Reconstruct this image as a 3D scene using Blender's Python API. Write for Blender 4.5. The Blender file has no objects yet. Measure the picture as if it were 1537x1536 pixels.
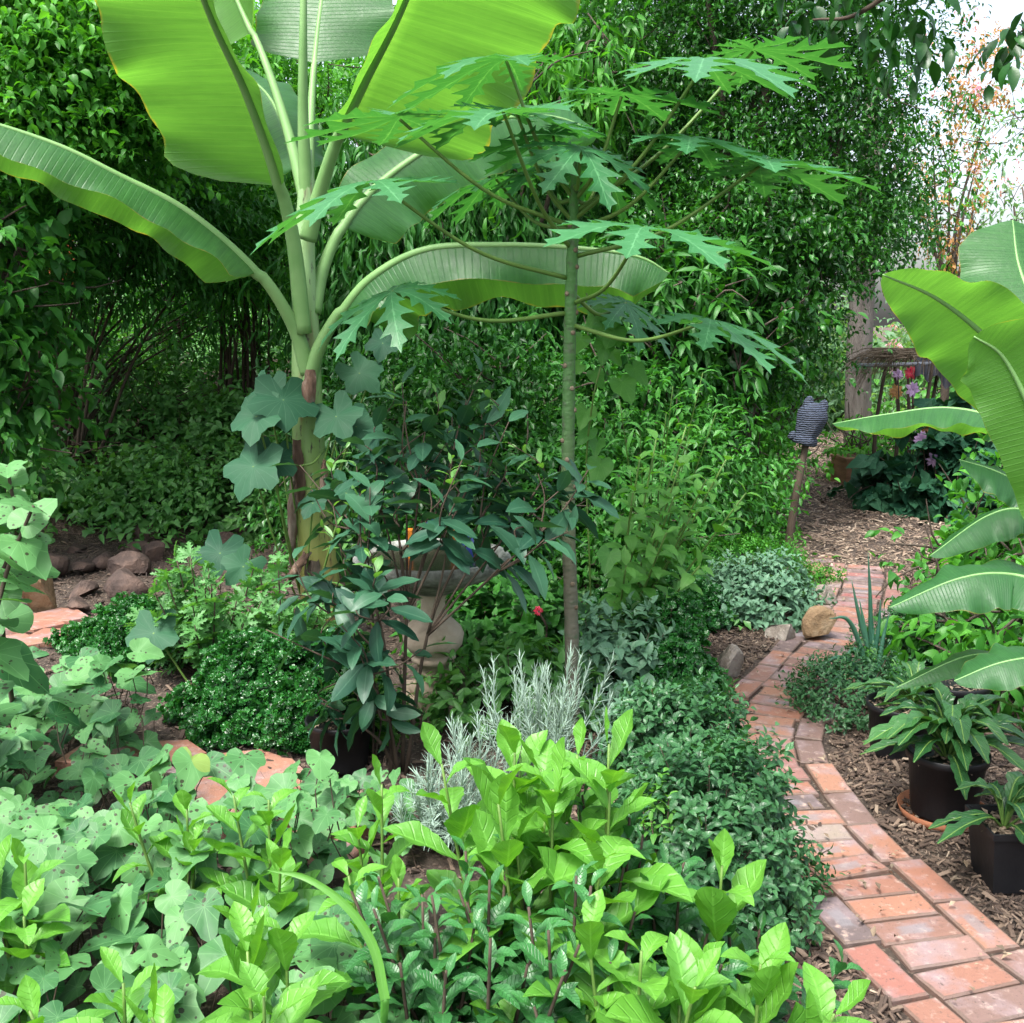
import bpy, math
import numpy as np
from math import radians, sin, cos, tan, atan, pi

# ------------------------------------------------------------------ camera, sky, sun, exposure
SC = bpy.context.scene
COL = SC.collection
F = 1575.0            # focal length in photo pixels (photo 1537 x 1536)
CAMZ = 1.6
PITCH = radians(10.4)
cam = bpy.data.cameras.new('camera')
cam.sensor_width = 36
cam.lens = 36 * F / 1537
cam.clip_end = 500
cam.clip_start = 0.05
camo = bpy.data.objects.new('camera', cam)
COL.objects.link(camo)
camo.location = (0, 0, CAMZ)
camo.rotation_euler = (pi / 2 - PITCH, 0, 0)
SC.camera = camo

SUN_EL, SUN_AZ = radians(62), radians(215)     # azimuth measured clockwise from +Y
W = bpy.data.worlds.new('World')
SC.world = W
W.use_nodes = True
nt = W.node_tree
bg = nt.nodes['Background']
sky = nt.nodes.new('ShaderNodeTexSky')
sky.sky_type = 'NISHITA'
sky.sun_disc = False
sky.sun_elevation = SUN_EL
sky.sun_rotation = SUN_AZ
sky.air_density = 1.0
sky.dust_density = 5.0
hs = nt.nodes.new('ShaderNodeHueSaturation')
hs.inputs['Saturation'].default_value = 0.6
nt.links.new(sky.outputs[0], hs.inputs['Color'])
nt.links.new(hs.outputs[0], bg.inputs[0])
bg.inputs[1].default_value = 0.15
sun = bpy.data.lights.new('sun', 'SUN')
sun.energy = 2.2
sun.angle = radians(16)
sun.color = (1.0, 0.97, 0.93)
suno = bpy.data.objects.new('sun', sun)
COL.objects.link(suno)
suno.rotation_euler = (pi / 2 - SUN_EL, 0, pi - SUN_AZ)
SC.view_settings.view_transform = 'Standard'
SC.view_settings.look = 'None'
SC.view_settings.gamma = 1
SC.view_settings.exposure = 1.7
SC.cycles.max_bounces = 7
SC.cycles.diffuse_bounces = 4
SC.cycles.glossy_bounces = 2
SC.cycles.transmission_bounces = 4
SC.cycles.sample_clamp_indirect = 6

RNG = np.random.default_rng(7)

# ------------------------------------------------------------------ helpers
def ray(px, py):
    x, yc = (px - 768.5) / F, (768 - py) / F
    return np.array([x, cos(PITCH) + yc * sin(PITCH), -sin(PITCH) + yc * cos(PITCH)])

def G(px, py, z=0.0):
    """world point of the photo pixel on the plane at height z"""
    d = ray(px, py)
    return np.array([0, 0, CAMZ]) + d * ((z - CAMZ) / d[2])

def D(px, py, dist):
    """world point of the photo pixel at forward distance dist"""
    d = ray(px, py)
    return np.array([0, 0, CAMZ]) + d * (dist / d[1])

def nrm(a):
    a = np.asarray(a, float)
    return a / np.maximum(np.linalg.norm(a, axis=-1, keepdims=True), 1e-9)

def sstep(x, a, b):
    t = np.clip((x - a) / (b - a), 0, 1)
    return t * t * (3 - 2 * t)

def H(x, y):
    """ground height: flat beds, a bank rising at the back left"""
    m = 1 - sstep(x - (0.6 + (y - 7) * 0.2), 0, 1.6)
    y0 = 7.0 + 0.35 * (x + 2.5)
    return 1.15 * sstep(y, y0, y0 + 5.0) * m + 0.35 * sstep(x, 4.6, 8) * sstep(y, 8, 14)

def curve(pts, n):
    """Catmull-Rom through pts"""
    p = np.asarray(pts, float)
    if len(p) == 2:
        t = np.linspace(0, 1, n)[:, None]
        return p[0] * (1 - t) + p[1] * t
    P = np.vstack([2 * p[0] - p[1], p, 2 * p[-1] - p[-2]])
    out = []
    for s in np.linspace(0, len(p) - 1, n):
        i = min(int(s), len(p) - 2)
        t = s - i
        a, b, c, d = P[i:i + 4]
        out.append(0.5 * (2 * b + (c - a) * t + (2 * a - 5 * b + 4 * c - d) * t * t + (3 * b - a - 3 * c + d) * t ** 3))
    return np.array(out)

class MB:
    """collects leaf instances, tubes and polygons; build() links them as ONE mesh object"""
    def __init__(s):
        s.V, s.UV, s.A, s.L, s.N, s.n = [], [], [], [], [], 0
    def raw(s, V, loops, sizes, uv=None, a=0.5):
        V = np.asarray(V, float).reshape(-1, 3)
        s.V.append(V)
        s.UV.append(np.zeros((len(V), 2)) if uv is None else np.asarray(uv, float))
        s.A.append(np.full(len(V), a) if np.isscalar(a) else np.asarray(a, float))
        s.L.append(np.asarray(loops, np.int64) + s.n)
        s.N.append(np.asarray(sizes, np.int64))
        s.n += len(V)
    def faces(s, V, F_, uv=None, a=0.5):
        s.raw(V, [i for f in F_ for i in f], [len(f) for f in F_], uv, a)
    def inst(s, T, M, P, a):
        """T template, M (N,3,3) columns are the axes, P (N,3), a (N,)"""
        N, k = len(P), len(T['V'])
        if N == 0:
            return
        V = np.einsum('nij,kj->nki', M, T['V']) + P[:, None, :]
        L = (np.arange(N)[:, None] * k + T['L'][None, :]).ravel()
        s.raw(V.reshape(-1, 3), L, np.tile(T['S'], N), np.tile(T['UV'], (N, 1)), np.repeat(a, k))
    def tube(s, pts, rad, sides=6, a=0.5, cap=True):
        p = np.asarray(pts, float)
        n = len(p)
        r = np.full(n, rad) if np.isscalar(rad) else np.interp(np.linspace(0, 1, n), np.linspace(0, 1, len(rad)), rad)
        t = nrm(np.gradient(p, axis=0))
        ref = np.array([0.0, 0, 1]) if abs(t[0][2]) < 0.9 else np.array([1.0, 0, 0])
        x = nrm(np.cross(t, ref))
        y = np.cross(t, x)
        th = np.linspace(0, 2 * pi, sides, endpoint=False)
        V = p[:, None] + r[:, None, None] * (np.cos(th)[None, :, None] * x[:, None] + np.sin(th)[None, :, None] * y[:, None])
        ln = np.concatenate([[0], np.cumsum(np.linalg.norm(np.diff(p, axis=0), axis=1))])
        uv = np.stack([np.tile(th / (2 * pi), n), np.repeat(ln, sides)], 1)
        i, j = np.meshgrid(np.arange(n - 1), np.arange(sides), indexing='ij')
        q = np.stack([i * sides + j, i * sides + (j + 1) % sides, (i + 1) * sides + (j + 1) % sides, (i + 1) * sides + j], -1).reshape(-1)
        L = [q]; S = [np.full((n - 1) * sides, 4)]
        if cap:
            L += [np.arange(sides)[::-1], np.arange(sides) + (n - 1) * sides]; S += [np.array([sides, sides])]
        s.raw(V.reshape(-1, 3), np.concatenate(L), np.concatenate(S), uv, a)
    def build(s, name, mat, parent=None, root=None, smooth=True):
        me = bpy.data.meshes.new(name)
        V = np.vstack(s.V)
        o0 = np.array(root.location) if root is not None else np.zeros(3)
        V = V - o0
        L, S = np.concatenate(s.L), np.concatenate(s.N)
        st = np.concatenate([[0], np.cumsum(S)[:-1]])
        me.vertices.add(len(V)); me.vertices.foreach_set('co', V.ravel().astype(np.float32))
        me.loops.add(len(L)); me.loops.foreach_set('vertex_index', L.astype(np.int32))
        me.polygons.add(len(S)); me.polygons.foreach_set('loop_start', st.astype(np.int32))
        me.polygons.foreach_set('use_smooth', np.full(len(S), smooth))
        me.update(calc_edges=True)
        uvl = me.uv_layers.new(name='UVMap')
        uvl.data.foreach_set('uv', np.vstack(s.UV)[L].ravel().astype(np.float32))
        at = me.attributes.new('v', 'FLOAT', 'POINT')
        at.data.foreach_set('value', np.concatenate(s.A).astype(np.float32))
        me.materials.append(mat)
        o = bpy.data.objects.new(name, me)
        COL.objects.link(o)
        if parent is not None:
            o.parent = parent
        return o

def tag(o, label=None, cat=None, group=None, kind=None):
    for k, v in (('label', label), ('category', cat), ('group', group), ('kind', kind)):
        if v:
            o[k] = v
    return o

def thing(name, label, cat, loc, group=None):
    o = bpy.data.objects.new(name, None)
    COL.objects.link(o)
    o.empty_display_size = 0.05
    o.location = [float(v) for v in loc]
    return tag(o, label, cat, group)

# ------------------------------------------------------------------ materials
ALB = 0.68
def nodes(name):
    m = bpy.data.materials.new(name)
    m.use_nodes = True
    t = m.node_tree
    for n in list(t.nodes):
        t.nodes.remove(n)
    out = t.nodes.new('ShaderNodeOutputMaterial')
    return m, t, out

def mth(t, op, a, b=None, c=None, clamp=False):
    n = t.nodes.new('ShaderNodeMath'); n.operation = op; n.use_clamp = clamp
    for i, v in enumerate((a, b, c)):
        if v is None: continue
        if hasattr(v, 'links'): t.links.new(v, n.inputs[i])
        else: n.inputs[i].default_value = v
    return n.outputs[0]

def mixc(t, f, a, b, mode='MIX'):
    n = t.nodes.new('ShaderNodeMix'); n.data_type = 'RGBA'; n.blend_type = mode
    for i, v in ((0, f), (6, a), (7, b)):
        if hasattr(v, 'links'): t.links.new(v, n.inputs[i])
        elif i == 0: n.inputs[0].default_value = v
        else: n.inputs[i].default_value = (*v, 1) if len(v) == 3 else v
    return n.outputs[2]

def noise(t, scale, detail=2, vec=None, rough=0.5):
    n = t.nodes.new('ShaderNodeTexNoise')
    n.inputs['Scale'].default_value = scale; n.inputs['Detail'].default_value = detail; n.inputs['Roughness'].default_value = rough
    if vec is not None: t.links.new(vec, n.inputs['Vector'])
    return n.outputs['Fac']

def ramp(t, f, stops):
    n = t.nodes.new('ShaderNodeValToRGB')
    e = n.color_ramp.elements
    while len(e) < len(stops): e.new(0.5)
    for el, (p, c) in zip(e, stops):
        el.position = p; el.color = (*[q * ALB for q in c], 1)
    t.links.new(f, n.inputs[0])
    return n.outputs[0]

def objvec(t, scale=(1, 1, 1)):
    tc = t.nodes.new('ShaderNodeTexCoord')
    mp = t.nodes.new('ShaderNodeMapping'); mp.inputs['Scale'].default_value = scale
    t.links.new(tc.outputs['Object'], mp.inputs[0])
    return mp.outputs[0]

def bump(t, h, strength, dist=0.01):
    n = t.nodes.new('ShaderNodeBump'); n.inputs['Strength'].default_value = strength; n.inputs['Distance'].default_value = dist
    t.links.new(h, n.inputs['Height'])
    return n.outputs[0]

def leafmat(name, dark, light, tf=0.35, rough=0.42, vein=0.0, lat=0.0, slope=1.0, tint=1.6, spots=0.0, spec=0.45, quilt=0.0, hi=None, under=None, yellow=0.0, yel=1.0, bands=0.0, edge=0.0):
    """two-sided leaf: v attribute picks dark..light, veins come from the UV"""
    m, t, out = nodes(name)
    if 'petal' not in name and 'rust' not in name and 'purple' not in name:
        dark, light = [(q[0] * .82 * .68, q[1] * .93 * .68, q[2] * 1.25 * .68) for q in (dark, light)]
        if hi: hi = tuple(q * .7 for q in hi)
        if under: under = tuple(q * .75 for q in under)
    at = t.nodes.new('ShaderNodeAttribute'); at.attribute_name = 'v'
    a = at.outputs['Fac']
    c = mixc(t, a, dark, light)
    ov = objvec(t)
    nz = noise(t, 22.0, 2, ov)
    c = mixc(t, mth(t, 'MULTIPLY_ADD', nz, 0.9, -0.22, True), c, tuple(min(1, v * 1.35) for v in light), 'MIX') if hi is None else mixc(t, mth(t, 'MULTIPLY_ADD', nz, 1.2, -0.35, True), c, hi)
    c = mixc(t, 0.35, mixc(t, a, dark, light), c)
    uvn = t.nodes.new('ShaderNodeUVMap')
    sx = t.nodes.new('ShaderNodeSeparateXYZ'); t.links.new(uvn.outputs[0], sx.inputs[0])
    u, v = mth(t, 'ABSOLUTE', sx.outputs[0]), sx.outputs[1]
    hgt = None
    if vein > 0:
        mk = mth(t, 'SUBTRACT', 1.0, mth(t, 'DIVIDE', u, 0.10), None, True)
        if lat > 0:
            w = mth(t, 'FRACT', mth(t, 'SUBTRACT', mth(t, 'MULTIPLY', v, lat), mth(t, 'MULTIPLY', u, slope)))
            w = mth(t, 'ABSOLUTE', mth(t, 'SUBTRACT', w, 0.5))
            w = mth(t, 'MULTIPLY', mth(t, 'SUBTRACT', w, 0.38, None, True), 4.0, None, True)
            hgt = w
            mk = mth(t, 'MAXIMUM', mk, mth(t, 'MULTIPLY', w, 0.6))
        vc = tuple(min(1, x * 1.5 + 0.05) for x in light)
        c = mixc(t, mth(t, 'MULTIPLY', mk, vein), c, vc)
    if bands > 0:
        cb = t.nodes.new('ShaderNodeCombineXYZ')
        t.links.new(mth(t, 'MULTIPLY', sx.outputs[0], 0.9), cb.inputs[0]); t.links.new(mth(t, 'MULTIPLY', v, 55.0), cb.inputs[1])
        bn = noise(t, 1.0, 5, cb.outputs[0], 0.7)
        c = mixc(t, mth(t, 'MULTIPLY', mth(t, 'SUBTRACT', bn, 0.35, None, True), bands * 2.6, None, True), c, tuple(x * .62 for x in dark))
    if edge > 0:
        ee = mth(t, 'MULTIPLY', mth(t, 'SUBTRACT', mth(t, 'ADD', u, mth(t, 'MULTIPLY', noise(t, 14.0, 3, ov), 0.10)), 1.03, None, True), 30.0 * edge, None, True)
        c = mixc(t, ee, c, (0.20, 0.17, 0.03))
    if yellow > 0:
        yy = mth(t, 'GREATER_THAN', noise(t, 3.1, 2, ov), 0.72)
        c = mixc(t, mth(t, 'MULTIPLY', yy, yellow), c, (0.42, 0.40, 0.05))
    if spots > 0:
        vo = t.nodes.new('ShaderNodeTexVoronoi'); vo.inputs['Scale'].default_value = 55
        t.links.new(ov, vo.inputs['Vector'])
        sel = mth(t, 'GREATER_THAN', noise(t, 9.0, 1, ov), 0.47)
        wob = mth(t, 'MULTIPLY', noise(t, 130.0, 2, ov), 0.30)
        thr = mth(t, 'MULTIPLY', noise(t, 24.0, 1, ov), 0.74)
        sp = mth(t, 'MULTIPLY', mth(t, 'LESS_THAN', mth(t, 'ADD', vo.outputs['Distance'], wob), thr), sel)
        c = mixc(t, mth(t, 'MULTIPLY', sp, spots), c, (0.03, 0.035, 0.015))
    if under is not None:
        ge = t.nodes.new('ShaderNodeNewGeometry')
        c2 = mixc(t, ge.outputs['Backfacing'], c, under)
    else:
        c2 = c
    p = t.nodes.new('ShaderNodeBsdfPrincipled')
    t.links.new(c2, p.inputs['Base Color'])
    p.inputs['Specular IOR Level'].default_value = spec
    rn = mth(t, 'MULTIPLY_ADD', nz, 0.25, rough - 0.1, True)
    t.links.new(rn, p.inputs['Roughness'])
    bh = mth(t, 'MULTIPLY', noise(t, 60.0, 2, ov), 0.6)
    if hgt is not None:
        bh = mth(t, 'SUBTRACT', bh, mth(t, 'MULTIPLY', hgt, 0.8 + quilt))
    nb = bump(t, bh, 0.25 + 0.3 * quilt, 0.006)
    t.links.new(nb, p.inputs['Normal'])
    tr = t.nodes.new('ShaderNodeBsdfTranslucent')
    tc = mixc(t, 1.0, c, (tint * yel, tint, tint * 0.30), 'MULTIPLY')
    t.links.new(tc, tr.inputs['Color'])
    mx = t.nodes.new('ShaderNodeMixShader'); mx.inputs[0].default_value = tf
    t.links.new(p.outputs[0], mx.inputs[1]); t.links.new(tr.outputs[0], mx.inputs[2])
    t.links.new(mx.outputs[0], out.inputs[0])
    return m

def solid(name, stops, scale=6.0, rough=0.8, bmp=0.4, stretch=(1, 1, 1), detail=4, spec=0.3, bd=0.01, var=0.0, metal=0.0):
    m, t, out = nodes(name)
    ov = objvec(t, stretch)
    nz = noise(t, scale, detail, ov, 0.6)
    c = ramp(t, nz, stops)
    if var > 0:
        at = t.nodes.new('ShaderNodeAttribute'); at.attribute_name = 'v'
        f = mth(t, 'MULTIPLY_ADD', at.outputs['Fac'], 2 * var, 1 - var)
        cb = t.nodes.new('ShaderNodeCombineXYZ')
        for i in range(3): t.links.new(f, cb.inputs[i])
        c = mixc(t, 1.0, c, cb.outputs[0], 'MULTIPLY')
    p = t.nodes.new('ShaderNodeBsdfPrincipled')
    t.links.new(c, p.inputs['Base Color'])
    p.inputs['Roughness'].default_value = rough
    p.inputs['Metallic'].default_value = metal
    p.inputs['Specular IOR Level'].default_value = spec
    if bmp > 0:
        t.links.new(bump(t, noise(t, scale * 3, 5, ov, 0.65), bmp, bd), p.inputs['Normal'])
    t.links.new(p.outputs[0], out.inputs[0])
    return m

M = {}
M['banana'] = leafmat('banana_leaf', (0.055, 0.20, 0.05), (0.10, 0.30, 0.055), tf=0.52, rough=0.42, vein=0.3, lat=60, slope=0.0, tint=2.5, yel=1.35, spec=0.5, bands=.6, edge=.8, under=(0.11, 0.30, 0.05), quilt=0.3)
M['rib'] = solid('midrib', [(0.3, (0.17, 0.36, 0.11)), (0.7, (0.26, 0.46, 0.17))], 4, 0.5, 0.1)
M['papaya'] = leafmat('papaya_leaf', (0.035, 0.18, 0.045), (0.08, 0.28, 0.075), tf=0.33, rough=0.42, vein=0.75, lat=7, slope=1.2, tint=1.6)
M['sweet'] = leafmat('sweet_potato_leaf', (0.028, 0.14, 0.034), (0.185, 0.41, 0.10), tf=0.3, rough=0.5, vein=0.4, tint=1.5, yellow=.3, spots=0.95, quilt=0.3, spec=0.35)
M['herb'] = leafmat('bright_leaf', (0.05, 0.22, 0.022), (0.19, 0.47, 0.04), tf=0.36, rough=0.42, vein=0.45, lat=7, slope=1.3, tint=1.5, quilt=0.6)
M['gardenia'] = leafmat('glossy_leaf', (0.02, 0.11, 0.025), (0.06, 0.24, 0.04), tf=0.2, rough=0.38, vein=0.4, lat=9, slope=1.5, quilt=1.0, spec=0.55)
M['mint'] = leafmat('mint_leaf', (0.022, 0.095, 0.026), (0.07, 0.21, 0.05), tf=0.25, rough=0.38, vein=0.3, lat=5, slope=1.2, quilt=0.5)
M['parsley'] = leafmat('parsley_leaf', (0.018, 0.10, 0.018), (0.05, 0.24, 0.03), tf=0.25, rough=0.25, spec=0.5)
M['geranium'] = leafmat('geranium_leaf', (0.07, 0.22, 0.045), (0.14, 0.36, 0.07), tf=0.35, rough=0.5, vein=0.3)
M['euc'] = leafmat('blue_green_leaf', (0.022, 0.085, 0.04), (0.06, 0.17, 0.065), tf=0.22, rough=0.42, vein=0.35, hi=(0.05, 0.16, 0.06), spec=.3)
M['euc_new'] = leafmat('young_leaf', (0.12, 0.30, 0.05), (0.20, 0.42, 0.08), tf=0.35, rough=0.4, vein=0.3)
M['silver'] = leafmat('silver_leaf', (0.27, 0.36, 0.22), (0.48, 0.58, 0.36), tf=0.12, rough=0.7, spec=0.2)
M['tall'] = leafmat('yellow_green_leaf', (0.07, 0.26, 0.03), (0.17, 0.42, 0.05), tf=0.4, rough=0.45, vein=0.3, lat=6, slope=1.2, yellow=0.7)
M['bush'] = leafmat('shrub_leaf', (0.025, 0.13, 0.016), (0.09, 0.32, 0.032), tf=0.32, rough=0.45, spec=.35)
M['bushb'] = leafmat('light_shrub_leaf', (0.045, 0.21, 0.02), (0.15, 0.46, 0.04), tf=0.40, rough=0.45, spec=.35)
M['dark'] = leafmat('dark_tree_leaf', (0.015, 0.08, 0.012), (0.06, 0.24, 0.022), tf=0.28, rough=0.36, spec=0.42)
M['bamboo'] = leafmat('drooping_leaf', (0.02, 0.11, 0.016), (0.07, 0.26, 0.03), tf=0.3, rough=0.42, spec=.35)
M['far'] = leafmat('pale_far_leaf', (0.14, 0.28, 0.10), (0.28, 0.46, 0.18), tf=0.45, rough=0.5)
M['under'] = leafmat('undergrowth_leaf', (0.04, 0.19, 0.025), (0.20, 0.46, 0.08), tf=0.32, rough=0.42)
M['sage'] = leafmat('sage_leaf', (0.08, 0.20, 0.08), (0.17, 0.32, 0.14), tf=0.2, rough=0.55, vein=0.3, lat=5)
M['onion'] = leafmat('onion_leaf', (0.05, 0.17, 0.08), (0.12, 0.28, 0.13), tf=0.1, rough=0.35)
M['vine'] = leafmat('dark_vine_leaf', (0.015, 0.08, 0.03), (0.045, 0.14, 0.05), tf=0.15, rough=0.6, vein=0.35, spec=.2)
M['dock'] = leafmat('dock_leaf', (0.025, 0.10, 0.022), (0.07, 0.20, 0.04), tf=0.25, rough=0.3, vein=0.45, lat=10, slope=1.4, quilt=0.8)
M['pink'] = leafmat('pink_petal', (0.60, 0.24, 0.42), (0.75, 0.45, 0.60), tf=0.4, rough=0.6)
M['purple'] = leafmat('purple_leaf', (0.25, 0.16, 0.32), (0.45, 0.30, 0.50), tf=0.3, rough=0.5)
M['red'] = leafmat('red_petal', (0.50, 0.02, 0.06), (0.65, 0.05, 0.10), tf=0.3, rough=0.5)
M['rust'] = leafmat('rust_leaf', (0.26, 0.12, 0.04), (0.42, 0.24, 0.09), tf=0.3, rough=0.7)
M['stem'] = solid('green_stem', [(0.3, (0.10, 0.20, 0.04)), (0.7, (0.18, 0.32, 0.07))], 8, 0.5, 0.1)
M['twig'] = solid('brown_twig', [(0.3, (0.055, 0.038, 0.026)), (0.7, (0.12, 0.09, 0.065))], 12, 0.85, 0.3, stretch=(1, 1, .3))
M['bark'] = solid('bark', [(0.25, (0.04, 0.03, 0.022)), (0.5, (0.11, 0.085, 0.065)), (0.75, (0.18, 0.15, 0.12))], 9, 0.9, 1.0, stretch=(1, 1, .22), bd=0.03)
M['greybark'] = solid('grey_bark', [(0.25, (0.10, 0.08, 0.07)), (0.5, (0.20, 0.175, 0.155)), (0.75, (0.30, 0.27, 0.25))], 8, 0.9, 1.0, stretch=(1, 1, .15), bd=0.04)
M['straw'] = solid('dry_straw', [(0.3, (0.16, 0.11, 0.07)), (0.7, (0.36, 0.29, 0.21))], 10, 0.9, 0.3, var=0.5)
M['black'] = solid('black_plastic', [(0.3, (0.008, 0.008, 0.010)), (0.8, (0.016, 0.017, 0.020))], 9, 0.5, 0.12, spec=0.3)
M['terra'] = solid('terracotta', [(0.3, (0.30, 0.11, 0.055)), (0.7, (0.42, 0.18, 0.09))], 9, 0.8, 0.2)
M['metal'] = solid('galvanised_pipe', [(0.3, (0.40, 0.42, 0.45)), (0.7, (0.60, 0.62, 0.65))], 12, 0.45, 0.1, metal=0.6)
M['tarp'] = solid('black_tarp', [(0.3, (0.012, 0.012, 0.016)), (0.8, (0.03, 0.03, 0.04))], 6, 0.4, 0.5, spec=0.5)
M['wood'] = solid('weathered_wood', [(0.3, (0.14, 0.07, 0.035)), (0.7, (0.30, 0.16, 0.08))], 4, 0.75, 0.4, stretch=(1, 1, 4))

def brick_mat():
    m, t, out = nodes('old_brick')
    at = t.nodes.new('ShaderNodeAttribute'); at.attribute_name = 'v'
    c = ramp(t, at.outputs['Fac'], [(0.0, (0.15, 0.115, 0.115)), (0.2, (0.22, 0.14, 0.12)), (0.45, (0.34, 0.155, 0.105)), (0.7, (0.38, 0.195, 0.13)), (0.85, (0.30, 0.11, 0.10)), (1.0, (0.33, 0.27, 0.22))])
    ov = objvec(t)
    c = mixc(t, mth(t, 'MULTIPLY', mth(t, 'SUBTRACT', noise(t, 7, 4, ov, 0.6), 0.48, None, True), 4.5, None, True), c, (0.22, 0.17, 0.18))
    c = mixc(t, mth(t, 'MULTIPLY', mth(t, 'SUBTRACT', noise(t, 28, 4, ov, 0.7), 0.56, None, True), 5.0, None, True), c, (0.36, 0.27, 0.22))
    nf = mth(t, 'MULTIPLY', mth(t, 'SUBTRACT', noise(t, 90, 3, ov, 0.7), 0.60, None, True), 8.0, None, True)
    c = mixc(t, nf, c, (0.07, 0.05, 0.045))
    # worn frog / mortar patch in the middle of some bricks
    uvn = t.nodes.new('ShaderNodeUVMap')
    sx = t.nodes.new('ShaderNodeSeparateXYZ'); t.links.new(uvn.outputs[0], sx.inputs[0])
    r = mth(t, 'MAXIMUM', mth(t, 'ABSOLUTE', sx.outputs[0]), mth(t, 'ABSOLUTE', sx.outputs[1]))
    r = mth(t, 'ADD', r, mth(t, 'MULTIPLY', noise(t, 30, 3, ov), 0.35))
    pt = mth(t, 'MULTIPLY', mth(t, 'MULTIPLY', mth(t, 'SUBTRACT', 0.66, r), 6, None, True), mth(t, 'LESS_THAN', mth(t, 'FRACT', mth(t, 'MULTIPLY', at.outputs['Fac'], 37.7)), 0.26))
    c = mixc(t, mth(t, 'MULTIPLY', pt, 0.6), c, (0.17, 0.165, 0.18))
    em = mth(t, 'MAXIMUM', mth(t, 'MULTIPLY', mth(t, 'SUBTRACT', mth(t, 'ABSOLUTE', sx.outputs[0]), 0.955), 1.9), mth(t, 'SUBTRACT', mth(t, 'ABSOLUTE', sx.outputs[1]), 0.91))
    em = mth(t, 'MULTIPLY', mth(t, 'ADD', em, mth(t, 'MULTIPLY', mth(t, 'SUBTRACT', noise(t, 38, 4, ov, 0.7), 0.5), 0.22)), 14.0, None, True)
    c = mixc(t, mth(t, 'MULTIPLY', em, 0.75), c, (0.10, 0.07, 0.055))
    p = t.nodes.new('ShaderNodeBsdfPrincipled')
    t.links.new(c, p.inputs['Base Color'])
    p.inputs['Roughness'].default_value = 0.62
    p.inputs['Specular IOR Level'].default_value = 0.45
    t.links.new(bump(t, noise(t, 45, 6, ov, 0.75), 0.7, 0.006), p.inputs['Normal'])
    t.links.new(p.outputs[0], out.inputs[0])
    return m
M['brick'] = brick_mat()

def soil_mat():
    m, t, out = nodes('soil_mulch')
    ov = objvec(t)
    c = ramp(t, noise(t, 9, 6, ov, 0.7), [(0.3, (0.035, 0.024, 0.018)), (0.5, (0.09, 0.062, 0.045)), (0.72, (0.17, 0.125, 0.09))])
    c = mixc(t, mth(t, 'MULTIPLY', mth(t, 'SUBTRACT', noise(t, 70, 3, ov), 0.55, None, True), 6, None, True), c, (0.26, 0.20, 0.15))
    p = t.nodes.new('ShaderNodeBsdfPrincipled')
    t.links.new(c, p.inputs['Base Color']); p.inputs['Roughness'].default_value = 0.95
    t.links.new(bump(t, noise(t, 40, 6, ov, 0.8), 1.0, 0.03), p.inputs['Normal'])
    t.links.new(p.outputs[0], out.inputs[0])
    return m
M['soil'] = soil_mat()

def chip_mat():
    m, t, out = nodes('wood_chips')
    at = t.nodes.new('ShaderNodeAttribute'); at.attribute_name = 'v'
    c = ramp(t, at.outputs['Fac'], [(0.0, (0.03, 0.02, 0.016)), (0.45, (0.11, 0.073, 0.052)), (0.78, (0.25, 0.18, 0.13)), (1.0, (0.58, 0.47, 0.35))])
    p = t.nodes.new('ShaderNodeBsdfPrincipled')
    t.links.new(c, p.inputs['Base Color']); p.inputs['Roughness'].default_value = 0.85
    t.links.new(p.outputs[0], out.inputs[0])
    return m
M['chip'] = chip_mat()

def banana_stem_mat():
    m, t, out = nodes('banana_stem')
    ov = objvec(t, (1, 1, 0.12))
    z = t.nodes.new('ShaderNodeSeparateXYZ')
    tc = t.nodes.new('ShaderNodeTexCoord'); t.links.new(tc.outputs['Object'], z.inputs[0])
    g = ramp(t, mth(t, 'DIVIDE', z.outputs[2], 2.0), [(0.0, (0.22, 0.15, 0.06)), (0.22, (0.30, 0.31, 0.08)), (0.5, (0.24, 0.42, 0.12)), (1.0, (0.30, 0.50, 0.22))])
    c = mixc(t, mth(t, 'MULTIPLY', mth(t, 'SUBTRACT', noise(t, 13, 4, ov, .6), 0.53, None, True), 7, None, True), g, (0.13, 0.075, 0.035))
    c = mixc(t, mth(t, 'MULTIPLY', mth(t, 'SUBTRACT', noise(t, 45, 3, objvec(t, (1, 1, .4))), 0.61, None, True), 9, None, True), c, (0.03, 0.02, 0.015))
    p = t.nodes.new('ShaderNodeBsdfPrincipled')
    t.links.new(c, p.inputs['Base Color']); p.inputs['Roughness'].default_value = 0.42
    t.links.new(bump(t, noise(t, 14, 3, ov), 0.5, 0.02), p.inputs['Normal'])
    t.links.new(p.outputs[0], out.inputs[0])
    return m
M['bstem'] = banana_stem_mat()

def papaya_trunk_mat():
    m, t, out = nodes('papaya_trunk')
    z = t.nodes.new('ShaderNodeSeparateXYZ')
    tc = t.nodes.new('ShaderNodeTexCoord'); t.links.new(tc.outputs['Object'], z.inputs[0])
    g = ramp(t, mth(t, 'DIVIDE', z.outputs[2], 2.2), [(0.0, (0.13, 0.115, 0.085)), (0.30, (0.17, 0.16, 0.11)), (0.55, (0.08, 0.20, 0.055)), (1.0, (0.07, 0.25, 0.045))])
    c = mixc(t, mth(t, 'MULTIPLY', mth(t, 'SUBTRACT', noise(t, 25, 4, objvec(t, (1, 1, 1.5))), 0.52, None, True), 5, None, True), g, (0.06, 0.085, 0.045))
    p = t.nodes.new('ShaderNodeBsdfPrincipled')
    t.links.new(c, p.inputs['Base Color']); p.inputs['Roughness'].default_value = 0.6
    t.links.new(bump(t, noise(t, 30, 4, objvec(t, (1, 1, 2.5))), 0.5, 0.01), p.inputs['Normal'])
    t.links.new(p.outputs[0], out.inputs[0])
    return m
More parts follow.
